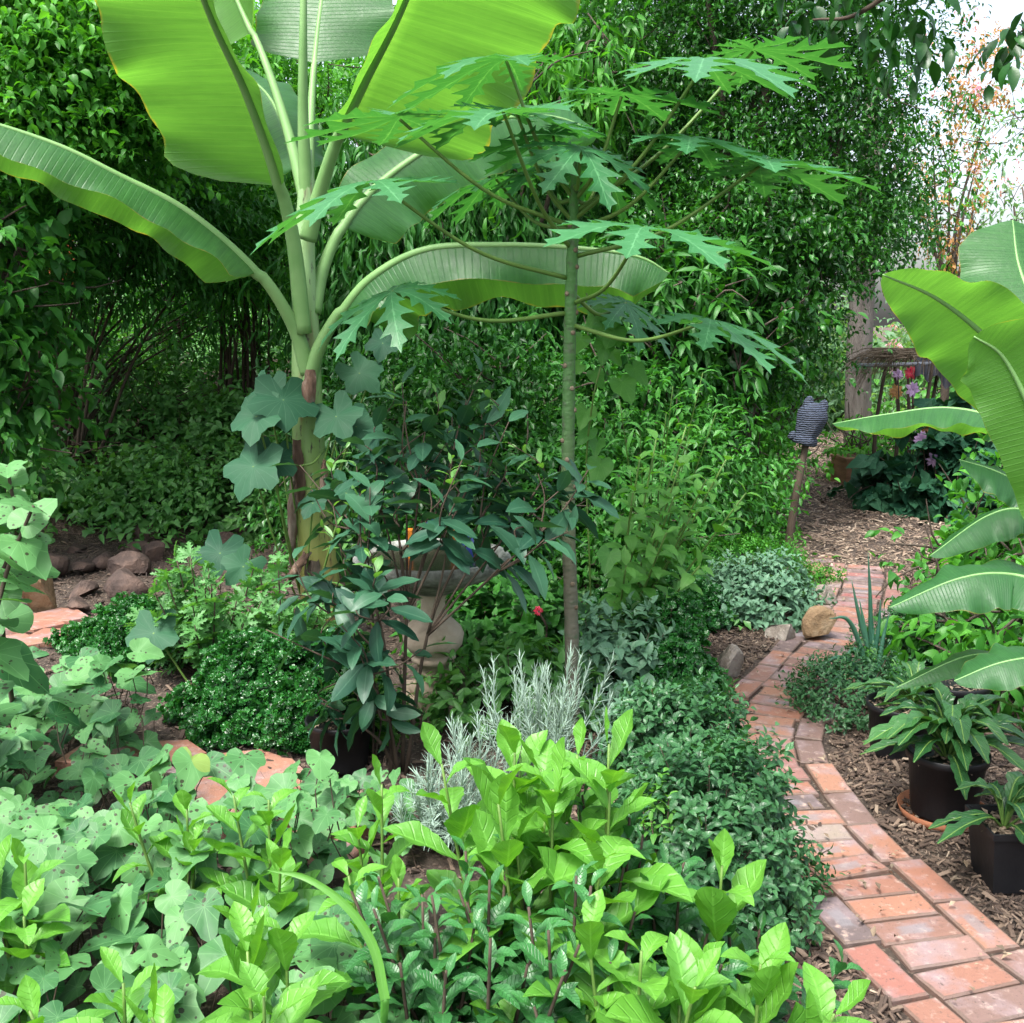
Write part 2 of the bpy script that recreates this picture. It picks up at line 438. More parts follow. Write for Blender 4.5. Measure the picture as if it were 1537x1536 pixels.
M['ptrunk'] = papaya_trunk_mat()

# ------------------------------------------------------------------ leaf templates: +Y along the leaf, X across, Z the upper face
def tmpl(V, F_, UV):
    return {'V': np.asarray(V, float), 'L': np.array([i for f in F_ for i in f]), 'S': np.array([len(f) for f in F_]), 'UV': np.asarray(UV, float)}

def strip_leaf(prof, n=5, fold=0.35, curl=0.25, wave=0.0, serr=0.0, k=1, ph=0.0, twist=0.0):
    """prof: list of (t, halfwidth); k columns per half"""
    ts = np.linspace(0, 1, n + 1)
    pt, pw = zip(*prof)
    V, UV, F_ = [], [], []
    m = 2 * k + 1
    for i, t in enumerate(ts):
        w = np.interp(t, pt, pw)
        if serr and i % 2: w *= 1 + serr
        a = curl * t * 1.6
        y = sin(a) / (curl * 1.6) if curl else t
        z0 = -(1 - cos(a)) / (curl * 1.6) if curl else 0
        for j in range(-k, k + 1):
            s = j / k
            z = abs(s) ** 1.3 * w * fold + wave * w * abs(s) * sin(t * 17 + ph + (1.3 if s > 0 else 0))
            V.append((s * w, y, z0 + z + twist * s * w * t)); UV.append((s, t))
    for i in range(n):
        for j in range(2 * k):
            a = i * m + j
            F_.append((a, a + 1, a + m + 1, a + m))
    return tmpl(V, F_, UV)

def polar_leaf(rf, nseg=16, fold=0.3, droop=0.35, wave=0.06, ph=0.0, ctr=0.0):
    """heart / round leaf: stalk joins at the origin, tip towards +Y"""
    V, UV, F_ = [(0, 0, 0)], [(0, 0)], []
    th = np.linspace(-pi, pi, nseg, endpoint=False)
    for r, in ((0.5,), (1.0,)):
        for i, a in enumerate(th):
            R = rf(a) * r
            x, y = R * sin(a), R * cos(a)
            z = abs(x) * fold - droop * (y * abs(y) + 0.5 * x * x) + wave * r * r * sin(a * 4 + ph) + ctr
            V.append((x, y, z)); UV.append((i % 2, r))
    for i in range(nseg):
        j = (i + 1) % nseg
        F_.append((0, 1 + i, 1 + j))
        F_.append((1 + i, 1 + nseg + i, 1 + nseg + j, 1 + j))
    return tmpl(V, F_, UV)

def lobed_leaf(lobes, prof, droop=0.3, fold=0.25, ph=0.0, wave=0.0):
    """lobes: (angle, length); prof: (t, halfwidth, forward shift) along each lobe"""
    V, UV, F_ = [], [], []
    for a, Ln in lobes:
        b = len(V)
        for t, w, s in prof:
            for sg in (-1, 0, 1):
                ly = (t + (s if sg else 0)) * Ln
                lx = sg * w * Ln
                x = lx * cos(a) + ly * sin(a)
                y = -lx * sin(a) + ly * cos(a)
                r2 = x * x + y * y
                z = -droop * r2 + fold * abs(lx) + wave * sin(9 * x + 7 * y + ph)
                V.append((x, y, z)); UV.append((sg, t))
        for i in range(len(prof) - 1):
            for c in (0, 1):
                q = b + i * 3 + c
                F_.append((q, q + 1, q + 4, q + 3))
    return tmpl(V, F_, UV)

LANCE = [(0, .01), (.2, .10), (.45, .14), (.75, .085), (1, .003)]
OVATE = [(0, .02), (.15, .17), (.4, .26), (.7, .17), (.9, .06), (1, .003)]
OBOV = [(0, .03), (.2, .10), (.5, .22), (.7, .22), (.88, .12), (1, .004)]
ELLIP = [(0, .02), (.2, .15), (.5, .20), (.8, .13), (1, .004)]
T = {}
T['lance'] = [strip_leaf(LANCE, 3, .4, c) for c in (.3, .7)]
T['ovate'] = [strip_leaf(OVATE, 4, .4, c, ph=c * 5) for c in (.2, .5, .8)]
T['ovate_s'] = [strip_leaf([(0, .03), (.45, .25), (1, .003)], 2, .5, c) for c in (.2, .6)]
T['ellip'] = [strip_leaf(ELLIP, 6, .25, c, wave=.12, ph=c * 9, k=1, twist=w) for c, w in ((.25, 0), (.5, .2), (.15, -.2))]
T['herb'] = [strip_leaf(OBOV, 14, .45, c, wave=.10, serr=.07, k=2, ph=c * 9) for c in (.15, .45, .8, -.25)]
T['gard'] = [strip_leaf([(0, .03), (.2, .12), (.5, .20), (.75, .17), (.92, .07), (1, .004)], 10, .35, c, wave=.12, k=2, ph=c * 7) for c in (.2, .5, .9)]
T['needle'] = [strip_leaf([(0, .035), (.6, .04), (1, .01)], 2, .3, c) for c in (-.3, .2)]
T['tall'] = [strip_leaf(OVATE, 10, .3, c, wave=.08, serr=.09, k=1, ph=c * 9) for c in (.2, .5, .9)]
T['long'] = [strip_leaf([(0, .02), (.15, .06), (.5, .09), (.8, .06), (1, .002)], 6, .4, c) for c in (.4, .9, 1.3)]
T['bamboo'] = [strip_leaf([(0, .01), (.3, .10), (.6, .09), (1, .002)], 3, .4, c) for c in (.4, .9)]
def heart(k=1.0, notch=0.55, sh=0.0):
    def f(a):
        a = abs(a)
        tip = 1.0 * np.exp(-(a / 0.42) ** 2) * 0.50
        body = 0.52 + sh * np.exp(-((a - 1.15) / .30) ** 2)
        back = -notch * 0.5 * np.exp(-((pi - a) / 0.40) ** 2)
        return k * (body + tip + back)
    return f
T['sweet'] = [polar_leaf(heart(.62, .7, sh), 24, f, d, w, p, ) for f, d, w, p, sh in ((.25, .25, .02, 0, .10), (.10, .45, .03, 2, .04), (.40, .2, .02, 4, .12), (.05, .35, .04, 1, .02), (.15, .7, .03, 3, .08))]
T['heart'] = [polar_leaf(heart(.62, .7, .03), 14, f, d, .05, p) for f, d, p in ((.25, .4, 0), (.1, .7, 2))]
def scal(k):
    def f(a):
        return k * (0.50 + 0.085 * cos(5 * a) + 0.03 * cos(18 * a + 1)) * (1 - .55 * np.exp(-((pi - abs(a)) / .25) ** 2))
    return f
T['pump'] = [polar_leaf(scal(1.15), 36, .1, d, .05, p) for d, p in ((.5, 0), (.9, 2))]
PP = [(0, .0, 0), (.14, .05, 0), (.26, .075, .0), (.31, .16, .10), (.37, .075, .01), (.45, .085, 0), (.49, .24, .15), (.55, .13, .06), (.60, .075, 0), (.66, .08, 0), (.69, .20, .12), (.75, .07, .03), (.82, .06, 0), (.85, .10, .07), (.91, .035, .02), (1.0, .002, 0)]
def plobes(j):
    r = np.random.default_rng(j)
    A = [0, .72, -.72, 1.42, -1.42, 2.1, -2.1, 2.75, -2.75]
    Ls = [.56, .54, .54, .50, .50, .40, .40, .24, .24]
    return [(a + r.normal(0, .05), l * r.uniform(.92, 1.06)) for a, l in zip(A, Ls)]
T['papaya'] = [lobed_leaf(plobes(i), PP, droop=d, fold=.25, ph=i, wave=.012) for i, d in enumerate((.3, .5, .2, .8))]
GP = [(0, .03, 0), (.2, .08, 0), (.35, .27, .10), (.42, .10, 0), (.50, .10, 0), (.60, .26, .10), (.68, .09, .0), (.76, .09, 0), (.84, .17, .06), (.90, .08, 0), (1, .04, 0)]
T['geran'] = [lobed_leaf([(0, .55), (.8, .48), (-.8, .48), (1.6, .36), (-1.6, .36)], GP, droop=d, fold=.4, wave=.02, ph=d) for d in (.2, .7)]
def curly(seed):
    r = np.random.default_rng(seed)
    V, UV, F_ = [], [], []
    for a, L_ in ((0, .55), (1.0, .5), (-1.0, .5), (.5, .6), (-.5, .6)):
        b = len(V)
        n = 5
        for i in range(n):
            t = i / (n - 1)
            for sg in (-1, 0, 1):
                lx = sg * (.04 + .22 * t) * L_ * (1 + .4 * r.normal()); ly = t * L_
                V.append((lx * cos(a) + ly * sin(a), ly * cos(a) - lx * sin(a), r.normal(0, .055) * (.3 + t)+ .12 * abs(sg) * t)); UV.append((sg, t))
        for i in range(n - 1):
            for c in (0, 1):
                q = b + i * 3 + c
                F_.append((q, q + 1, q + 4, q + 3))
    return tmpl(V, F_, UV)
T['curly'] = [curly(i) for i in range(4)]

def frames(d, up, size, rng=None, wj=0.0):
    d = nrm(d)
    up = np.broadcast_to(up, d.shape)
    x = np.cross(d, up)
    bad = np.linalg.norm(x, axis=1) < 1e-3
    x[bad] = (1, 0, 0)
    x = nrm(x)
    z = np.cross(x, d)
    size = np.broadcast_to(size, (len(d),))[:, None]
    wx = 1.0 if rng is None else 1 + rng.normal(0, wj, (len(d), 1))
    return np.stack([x * size * wx, d * size, z * size], axis=2)

def put(mb, key, d, up, size, P, a, rng):
    """scatter the variants of a template over the N leaves"""
    Ms = frames(d, up, size, rng, .1)
    ch = rng.integers(0, len(T[key]), len(P))
    for i, tp in enumerate(T[key]):
        k = ch == i
        mb.inst(tp, Ms[k], P[k], a[k])

def sprig(mb, ms, pts, n, key, s0, s1, ang0, ang1, rng, start=.15, pair=1, rad=(.004, .002), v=(0.2, 0.9), phi=2.4, ph0=None, jit=.25, sides=5, droop=0.0):
    """a stem through pts with n leaf nodes"""
    c = curve(pts, 10)
    if ms is not None:
        ms.tube(c, list(rad), sides)
    t = np.linspace(start, 1, n)
    if pair > 1: t = np.repeat(t, pair)
    P = np.stack([np.interp(t, np.linspace(0, 1, 10), c[:, i]) for i in range(3)], 1)
    tg = nrm(np.gradient(c, axis=0))
    tg = nrm(np.stack([np.interp(t, np.linspace(0, 1, 10), tg[:, i]) for i in range(3)], 1))
    if ph0 is None: ph0 = rng.uniform(0, 6.28)
    k = np.arange(len(t))
    if pair > 1: az = ph0 + (k // pair) * (pi / 2 if pair == 2 else 0.7) + (k % pair) * 2 * pi / pair
    else: az = ph0 + k * phi
    az = az + rng.normal(0, jit * .6, len(t))
    x = nrm(np.cross(tg, np.array([.31, .17, .2]) + 0 * tg)); y = np.cross(tg, x)
    rd = np.cos(az)[:, None] * x + np.sin(az)[:, None] * y
    an = np.interp(t, [0, 1], [ang0, ang1]) + rng.normal(0, jit * .5, len(t))
    d = np.cos(an)[:, None] * tg + np.sin(an)[:, None] * rd
    d[:, 2] -= droop
    sz = np.interp(t, [0, .6, 1], [s0, (s0 + s1) / 2 if s1 > s0 else s0, s1]) * rng.uniform(.8, 1.15, len(t))
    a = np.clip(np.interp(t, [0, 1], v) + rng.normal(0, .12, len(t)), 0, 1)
    P = P + nrm(rd) * rad[0] * .7
    put(mb, key, d, tg + np.array([0, 0, .5]), sz, P, a, rng)

def crown(mb, ells, key, n, size, rng, per=7, L=0.28, droop=.25, shell=.5, v=(0, 1), clump=.28, nclump=14):
    """twigs of leaves in uneven clumps through the volume of the ellipsoids; n twigs in all. Returns clump centres"""
    vols = np.array([e[1][0] * e[1][1] * e[1][2] for e in ells]) ** (2 / 3)
    cs = []
    for (c, r), k in zip(ells, (vols / vols.sum() * n).astype(int)):
        c, r = np.asarray(c, float), np.asarray(r, float)
        q = nrm(rng.normal(size=(nclump, 3))) * rng.uniform(shell, .95, (nclump, 1))
        cc = c + q * r
        cs.append(cc)
        w = rng.uniform(.4, 1.6, nclump); w /= w.sum()
        ci = rng.choice(nclump, k, p=w)
        loose = rng.random(k) < .3
        o = cc[ci] + rng.normal(size=(k, 3)) * r * clump
        q2 = nrm(rng.normal(size=(k, 3))) * rng.uniform(shell, 1.0, (k, 1))
        o[loose] = (c + q2 * r)[loose]
        out = nrm(o - cc[ci] * .6 - c * .4) + rng.normal(0, .45, (k, 3))
        out[:, 2] -= droop
        out = nrm(out)
        cv = rng.uniform(-.38, .38, nclump)[ci]
        t = np.tile(np.linspace(.15, 1, per), k) + rng.normal(0, .04, k * per)
        O = np.repeat(o, per, 0); Dr = np.repeat(out, per, 0)
        P = O + Dr * (t * L)[:, None]
        P[:, 2] -= droop * L * .6 * t ** 2
        sd = nrm(rng.normal(size=(k * per, 3)))
        d = nrm(Dr * .6 + sd * .9 + np.array([0, 0, -droop]))
        a = np.clip(rng.uniform(v[0], v[1], k * per) + np.repeat(cv, per), 0, 1)
        up = np.array([0, 0, 1.0]) + rng.normal(0, .35, (k * per, 3))
        put(mb, key, d, up, size * rng.uniform(.65, 1.2, k * per), P, a, rng)
    return np.vstack(cs)

# ------------------------------------------------------------------ ground
def grid_sheet(name, xs, ys, f, mat):
    X, Y = np.meshgrid(xs, ys)
    Z = f(X, Y)
    nx, ny = len(xs), len(ys)
    i, j = np.meshgrid(np.arange(ny - 1), np.arange(nx - 1), indexing='ij')
    q = np.stack([i * nx + j, i * nx + j + 1, (i + 1) * nx + j + 1, (i + 1) * nx + j], -1).reshape(-1)
    mb = MB(); mb.raw(np.stack([X, Y, Z], -1), q, np.full((nx - 1) * (ny - 1), 4))
    o = mb.build(name, mat)
    return tag(o, kind='structure')

xs = np.concatenate([np.linspace(-120, -9, 12), np.linspace(-8, 8, 161), np.linspace(9, 120, 12)])
ys = np.concatenate([np.linspace(-40, -1, 10), np.linspace(-.5, 16, 166), np.linspace(17, 160, 24)])
PATHPX = [(1600, 1600), (1530, 1532), (1425, 1446), (1358, 1381), (1303, 1327), (1242, 1278), (1198, 1218), (1167, 1174), (1150, 1141), (1146, 1109), (1158, 1071), (1188, 1033), (1217, 1000), (1247, 967), (1273, 934), (1294, 886), (1300, 852)]
PC = curve([G(*p) for p in PATHPX], 400)
def path_dist(x, y):
    d = np.full(np.shape(x), 1e9)
    for p in PC[::6]:
        d = np.minimum(d, (x - p[0]) ** 2 + (y - p[1]) ** 2)
    return np.sqrt(d)
def ground_z(x, y):
    n = .02 * np.sin(x * 5.1 + 1.3) * np.sin(y * 4.3) + .012 * np.sin(x * 13 + y * 9)
    pd = path_dist(x, y)
    return H(x, y) + n * sstep(pd, .25, .7) - .011 * (1 - sstep(pd, .3, .5)) 
grid_sheet('ground', xs, ys, ground_z, M['soil'])

# ------------------------------------------------------------------ brick path
def add_brick(mb, c, ang, L, Wd, a, rng, z=0.004):
    ch = .004
    dx, dy = L / 2, Wd / 2
    tx, ty = rng.normal(0, .014), rng.normal(0, .02)
    ring = []
    for (ix, zz) in ((0, -.05), (0, -ch), (ch, 0)):
        for sx, sy in ((-1, -1), (1, -1), (1, 1), (-1, 1)):
            ring.append((sx * (dx - ix), sy * (dy - ix), zz))
    R = np.array(ring)
    j = rng.normal(0, .0016, (4, 2))
    for k in range(3): R[k * 4:k * 4 + 4, :2] += j
    R[:, 2] += R[:, 0] * tx + R[:, 1] * ty + z + rng.normal(0, .0022)
    ca, sa = cos(ang), sin(ang)
    V = np.stack([c[0] + R[:, 0] * ca - R[:, 1] * sa, c[1] + R[:, 0] * sa + R[:, 1] * ca, R[:, 2]], 1)
    F_ = [(8, 9, 10, 11)]
    for k in (0, 4):
        for i in range(4):
            F_.append((k + i, k + (i + 1) % 4, k + 4 + (i + 1) % 4, k + 4 + i))
    uv = [(sx, sy) for sx, sy in ((-1, -1), (1, -1), (1, 1), (-1, 1))] * 3
    mb.faces(V, F_, uv, a)

def arc_at(C, s):
    seg = np.linalg.norm(np.diff(C, axis=0), axis=1)
    cum = np.concatenate([[0], np.cumsum(seg)])
    p = np.array([np.interp(s, cum, C[:, i]) for i in range(3)])
    p2 = np.array([np.interp(s + .03, cum, C[:, i]) for i in range(3)]); p1 = np.array([np.interp(s - .03, cum, C[:, i]) for i in range(3)])
    return p, nrm(p2 - p1), cum[-1]

rng = np.random.default_rng(3)
mb = MB()
_, _, TOT = arc_at(PC, 0)
s = 0.0
while s < TOT - .02:
    p, t, _ = arc_at(PC, s)
    nl = np.array([-t[1], t[0], 0])
    ang = math.atan2(nl[1], nl[0]) + rng.normal(0, .025)
    w = .108 + rng.normal(0, .002)
    add_brick(mb, p + nl * rng.normal(0, .007), ang, .226, w - .007, rng.random(), rng)
    s += w
for side, off in ((1, .176), (-1, .180)):
    s = -.05 if side > 0 else .06
    while s < TOT:
        p, t, _ = arc_at(PC, s)
        nl = np.array([-t[1], t[0], 0])
        ang = math.atan2(t[1], t[0]) + rng.normal(0, .02)
        # the border bricks get closer together on the inside of a bend
        q = p + nl * side * off
        add_brick(mb, q + nl * rng.normal(0, .006), ang, .221, .104, rng.random(), rng)
        pa, ta, _ = arc_at(PC, s + .23)
        na = np.array([-ta[1], ta[0], 0])
        dd = np.linalg.norm((pa + na * side * off) - q)
        s += .23 * .232 / max(dd, .12)
# the short cross piece that carries on to the left under the carved stake
for i in range(6):
    for r in range(2):
        add_brick(mb, G(1225 - i * 26, 836 + 7 * r), .12, .22, .105, rng.random(), rng)
tag(mb.build('brick_path', M['brick'], smooth=False), kind='structure')

# crazy paving scraps on the left
def slab(mb, px, py, r, seed, z=.02, a=.5):
    g = np.random.default_rng(seed)
    c = G(px, py)
    n = g.integers(4, 7)
    th = np.sort(np.linspace(0, 2 * pi, n, endpoint=False) + g.uniform(-.3, .3, n))
    R = r * g.uniform(.8, 1.2, n)
    top = np.stack([c[0] + R * np.cos(th) * 1.2, c[1] + R * np.sin(th), np.full(n, z)], 1)
    bot = top - [0, 0, .05]
    ins = top * 1.0; ins[:, :2] = c[:2] + (top[:, :2] - c[:2]) * .96; ins[:, 2] += .004
    V = np.vstack([bot, top, ins])
    F_ = [tuple(range(2 * n, 3 * n))] + [(k * n + i, k * n + (i + 1) % n, (k + 1) * n + (i + 1) % n, (k + 1) * n + i) for k in (0, 1) for i in range(n)]
    mb.faces(V, F_, None, a)
mb = MB()
for i, (px, py, r) in enumerate([(300, 1165, .13), (355, 1150, .12), (410, 1168, .13), (350, 1195, .14), (290, 1210, .12), (430, 1200, .12), (250, 1140, .12), (480, 1260, .12), (520, 1235, .10), (40, 945, .16), (90, 935, .13), (20, 975, .15), (85, 965, .11), (0, 1100, .14), (380, 1250, .13), (490, 1300, .1), (150, 1150, .12)]):
    slab(mb, px, py, r, i, z=.018 + .0023 * i, a=.45 + .1 * (i % 3))
tag(mb.build('paving_slabs', M['brick'], smooth=False), kind='structure')

# ------------------------------------------------------------------ mulch: loose chips
def chips(name, n, xr, yr, keep, sz, label, vv=(.1, .9), seed=1):
    g = np.random.default_rng(seed)
    x, y = g.uniform(*xr, n), g.uniform(*yr, n)
    k = keep(x, y)
    x, y = x[k], y[k]; n = len(x)
    base = np.array([(-.5, -.5, -.5), (.5, -.5, -.5), (.5, .5, -.5), (-.5, .5, -.5), (-.4, -.4, .5), (.4, -.4, .5), (.4, .4, .5), (-.4, .4, .5)])
    tp = tmpl(base, [(4, 5, 6, 7), (0, 1, 5, 4), (1, 2, 6, 5), (2, 3, 7, 6), (3, 0, 4, 7)], np.zeros((8, 2)))
    az = g.uniform(0, 2 * pi, n)
    d = np.stack([np.cos(az), np.sin(az), g.normal(0, .3, n)], 1)
    Ms = frames(d, np.array([0, 0, 1.]) + g.normal(0, .3, (n, 3)), 1.0)
    ln = sz * g.gamma(4, .25, n)
    Ms = Ms * np.stack([ln * g.uniform(.08, .32, n), ln, np.full(n, .004)], 1)[:, None, :]
    P = np.stack([x, y, ground_z(x, y) + g.uniform(0, .018, n)], 1)
    mb = MB(); mb.inst(tp, Ms, P, np.clip(g.beta(1.6, 1.8, n) * (vv[1] - vv[0]) + vv[0], 0, 1))
    return tag(mb.build(name, M['chip'], smooth=False), label, 'mulch', kind='stuff')
chips('wood_chip_mulch', 62000, (.2, 2.6), (1.9, 6.8), lambda x, y: (path_dist(x, y) > .245) & (path_dist(x, y) < .9) | ((path_dist(x,y) > .25) & (RNG.random(len(x)) < .02)), .025, 'brown wood chips beside the brick path', seed=2)
chips('pale_wood_chips', 36000, (1.9, 6.0), (6.6, 15), lambda x, y: np.abs(x - (2.45 + (y - 6.7) * .24)) < .75 + .05 * (y - 6.7), .036, 'pale bark chips on the far end of the path', (.5, 1.0), seed=3)
chips('bark_litter', 24000, (-4.2, 1.0), (2.8, 8.5), lambda x, y: RNG.random(len(x)) < .9, .032, 'dark bark and twigs under the bed plants on the left', (.0, .75), seed=4)

rng = np.random.default_rng(33)
mb = MB(); n = 170
ii = rng.integers(20, 399, n); P = PC[ii] + np.stack([rng.normal(0, .17, n), rng.normal(0, .05, n), np.full(n, .024)], 1)
az = rng.uniform(0, 6.28, n)
put(mb, 'ovate_s', np.stack([np.cos(az), np.sin(az), rng.normal(0, .12, n)], 1), np.array([0, 0, 1.]) + rng.normal(0, .2, (n, 3)), rng.uniform(.012, .04, n), P, rng.random(n), rng)
tag(mb.build('fallen_leaves', M['straw']), 'small dry leaves and bits lying on the brick path', 'leaf litter', kind='stuff')

# ------------------------------------------------------------------ rocks
def rock(name, c, r, mat, label, seed, group=None, cat='rock', sub=3):
    import bmesh
    g = np.random.default_rng(seed)
    bm = bmesh.new(); bmesh.ops.create_icosphere(bm, subdivisions=sub, radius=1)
    V = np.array([v.co[:] for v in bm.verts])
    Fs = [tuple(v.index for v in f.verts) for f in bm.faces]; bm.free()
    for _ in range(9):                                   # chop flat facets
        n = nrm(g.normal(size=3)); h = g.uniform(.42, .8)
        dd = V @ n
        k = dd > h
        V[k] -= np.outer(dd[k] - h, n)
    V = V * np.asarray(r)
    a = g.uniform(0, 6.28); R = np.array([[cos(a), -sin(a), 0], [sin(a), cos(a), 0], [0, 0, 1]])
    V = V @ R.T + np.asarray(c)
    mb = MB(); mb.faces(V, Fs)
    ro = bpy.data.objects.new('tmp', None); ro.location = c
    o = mb.build(name, mat, root=ro, smooth=False); o.location = c
    bpy.data.objects.remove(ro)
    return tag(o, label, cat, group)
M['rock_t'] = solid('tan_rock', [(0.25, (0.14, 0.085, 0.045)), (0.5, (0.30, 0.20, 0.11)), (0.75, (0.42, 0.33, 0.22))], 9, 0.85, 0.9, bd=.02)
M['rock_r'] = solid('red_brown_rock', [(0.25, (0.03, 0.022, 0.020)), (0.5, (0.085, 0.058, 0.048)), (0.75, (0.20, 0.13, 0.10))], 7, 0.8, 0.9, bd=.02)
M['rock_g'] = solid('grey_rock', [(0.25, (0.11, 0.09, 0.08)), (0.5, (0.28, 0.24, 0.20)), (0.75, (0.50, 0.46, 0.41))], 7, 0.85, 0.9, bd=.02)
rock('rock', G(62, 925) + [0, 0, .12], (.15, .13, .17), M['rock_t'], 'large ochre boulder at the left end of the garden rocks', 5)
rr = [(115, 915), (140, 890), (180, 905), (105, 845), (130, 860), (160, 850), (205, 870), (225, 840), (185, 830), (255, 800), (262, 775), (300, 785), (285, 800), (325, 800), (235, 815), (75, 870), (210, 800), (345, 815), (30, 880)]
for i, (px, py) in enumerate(rr):
    g = G(px, py)
    s = .065 + .10 * RNG.random() ** 2
    rock('rock', (g[0] + RNG.normal(0, .05), g[1] + RNG.normal(0, .1), H(g[0], g[1]) + s * .5), (s * RNG.uniform(1, 1.7), s, s * RNG.uniform(.6, 1.1)), M['rock_r'], 'dark red brown rock in the heap edging the left bank', 20 + i, 'rocks heaped along the left bank')
rock('rock', G(1228, 958) + [0, 0, .06], (.095, .11, .11), M['rock_t'], 'rounded tan boulder at the bend of the brick path', 51)
rock('rock', G(1180, 962) + [0, .05, .03], (.11, .10, .07), M['rock_g'], 'flat dark grey rock left of the tan boulder', 52)
rock('rock', G(1090, 1015) + [0, 0, .06], (.09, .08, .10), M['rock_g'], 'jagged pale grey rock between parsley and brick path', 53)
rock('rock', G(1065, 1035) + [0, 0, .04], (.07, .07, .06), M['rock_t'], 'small tan rock against the parsley mound', 54)
rock('rock', G(1215, 862) + [0, 0, .03], (.13, .17, .05), M['rock_t'], 'flat cream stone slab beside the wooden stake', 55)
rock('rock', G(1238, 905) + [0, 0, .05], (.08, .09, .07), M['rock_g'], 'small grey rock above the tan boulder by the bricks', 56)

# ------------------------------------------------------------------ banana plants
def banana_leaf(root, mid, start, Wl, up, aL, aR, rng, rib=(.016, .004), wave=.05, bend=.5, label=None, n=70, k=9, v=.5, ends=(.10, .22), petiole=None):
    """mid: control points of the whole stalk, the blade begins at fraction start. aL / aR: how far each half hangs below the level of the midrib"""
    C = curve(mid, n)
    i0 = int(start * (n - 1))
    B = C[i0:]
    m = len(B)
    tt = np.linspace(0, 1, m)
    tg = nrm(np.gradient(B, axis=0))
    up = nrm(up)
    S = nrm(np.cross(tg, np.broadcast_to(up, tg.shape)))
    N = np.cross(S, tg)
    prof = np.clip(tt / ends[0], 0, 1) ** .5 * np.clip((1 - tt) / ends[1], 0, 1) ** .6
    V, UV = [], []
    ph = rng.uniform(0, 6, 4)
    nz = .045 * np.sin(tt * 23 + ph[0]) + .03 * np.sin(tt * 51 + ph[1])
    for sg, a0 in ((-1, aL), (1, aR)):
        pos = B.copy()
        W2 = Wl[0] if sg < 0 else Wl[1]
        for j in range(k + 1):
            if j or sg < 0:
                V.append(pos.copy()); UV.append(np.stack([np.full(m, sg * j / k), tt], 1))
            s_ = (j + .5) / k
            a = a0 + bend * s_ + wave * 9 * s_ * s_ * (np.sin(tt * 19 + ph[2] + sg) * .6 + np.sin(tt * 37 + ph[3]) * .4)
            st = W2 * prof * (1 + nz * s_) / k
            # halves sweep slightly towards the tip
            pos = pos + (np.cos(a)[:, None] * sg * S - np.sin(a)[:, None] * N + .12 * tg) * st[:, None]
    V1 = V[:k + 1][::-1] + V[k + 1:]
    U1 = UV[:k + 1][::-1] + UV[k + 1:]
    cols = 2 * k + 1
    VV = np.stack(V1, 1).reshape(-1, 3); UU = np.stack(U1, 1).reshape(-1, 2)
    i, j = np.meshgrid(np.arange(m - 1), np.arange(cols - 1), indexing='ij')
    q = np.stack([i * cols + j, i * cols + j + 1, (i + 1) * cols + j + 1, (i + 1) * cols + j], -1).reshape(-1)
    mb = MB(); mb.raw(VV, q, np.full((m - 1) * (cols - 1), 4), UU, v)
    leaf = mb.build('leaf', M['banana'], root, root)
    if label: leaf['label'] = label
    # normal offset so that the midrib sits just under the blade
    off = C.copy(); off[i0:] -= N * np.linspace(rib[0], rib[1], m)[:, None] * .45
    ms = MB(); ms.tube(off, [rib[0] * 1.6, rib[0] * 1.15, rib[0] * .85, rib[0] * .6, rib[0] * .4, rib[1] * .7], 8)
    ms.build('midrib', M['rib'], leaf, root)
    return leaf

rng = np.random.default_rng(11)
BD = 5.1
bp = G(483, 965)
ban = thing('banana_plant', 'tall banana plant with huge bright leaves and blotched yellow green stem', 'banana plant', bp)
stem_pts = [D(488, 990, bp[1]), D(478, 860, BD), D(466, 720, BD), D(461, 600, BD), D(459, 500, BD), D(457, 390, BD), D(460, 290, BD), D(462, 225, BD)]
mb = MB(); mb.tube(curve(stem_pts, 40), [.108, .094, .082, .074, .066, .050, .040, .02], 20)
mb.build('stem', M['bstem'], ban, ban)
# outer sheath slabs and dried scraps
mb = MB(); mb.tube(curve([D(500, 985, BD - .03), D(492, 860, BD - .02), D(480, 740, BD - .01), D(474, 700, BD)], 14), [.07, .055, .04, .012], 10)
mb.build('sheath', M['bstem'], ban, ban)
M['drysheath'] = solid('dry_sheath', [(0.3, (0.05, 0.03, 0.02)), (0.5, (0.15, 0.09, 0.06)), (0.75, (0.42, 0.35, 0.28))], 14, 0.85, 0.7, stretch=(1, 1, .3), bd=.02)
def scrap(p0, p1, w, bulge, seed, mat=None):
    g = np.random.default_rng(seed)
    n, k = 12, 5
    c = curve([p0, (np.asarray(p0) + p1) / 2 + [0, -bulge, 0], p1], n)
    V = []
    for i in range(n):
        ww = w * (1 - abs(2 * i / (n - 1) - .8) ** 2 * .5)
        for j in range(k):
            s = (j / (k - 1) - .5) * 2
            V.append(c[i] + [s * ww + g.normal(0, .004), -.03 * (1 - s * s) + g.normal(0, .004), g.normal(0, .004)])
    q = [(i * k + j, i * k + j + 1, (i + 1) * k + j + 1, (i + 1) * k + j) for i in range(n - 1) for j in range(k - 1)]
    b = MB(); b.faces(V, q)
    b.build('dry_sheath', mat or M['drysheath'], ban, ban)
f_ = BD - .10
scrap(D(466, 555, f_), D(464, 625, f_), .036, .03, 1)
scrap(D(446, 660, f_), D(452, 760, f_ + .02), .03, .02, 2)
scrap(D(444, 700, f_ + .07), D(438, 850, f_ + .06), .025, .02, 3)
scrap(D(462, 828, f_ - .02), D(430, 880, f_ - .06), .028, .07, 4)
scrap(D(470, 840, f_ - .01), D(475, 940, f_), .045, .01, 5, M['bark'])
scrap(D(488, 690, f_ + .02), D(484, 760, f_ + .02), .02, .02, 6)
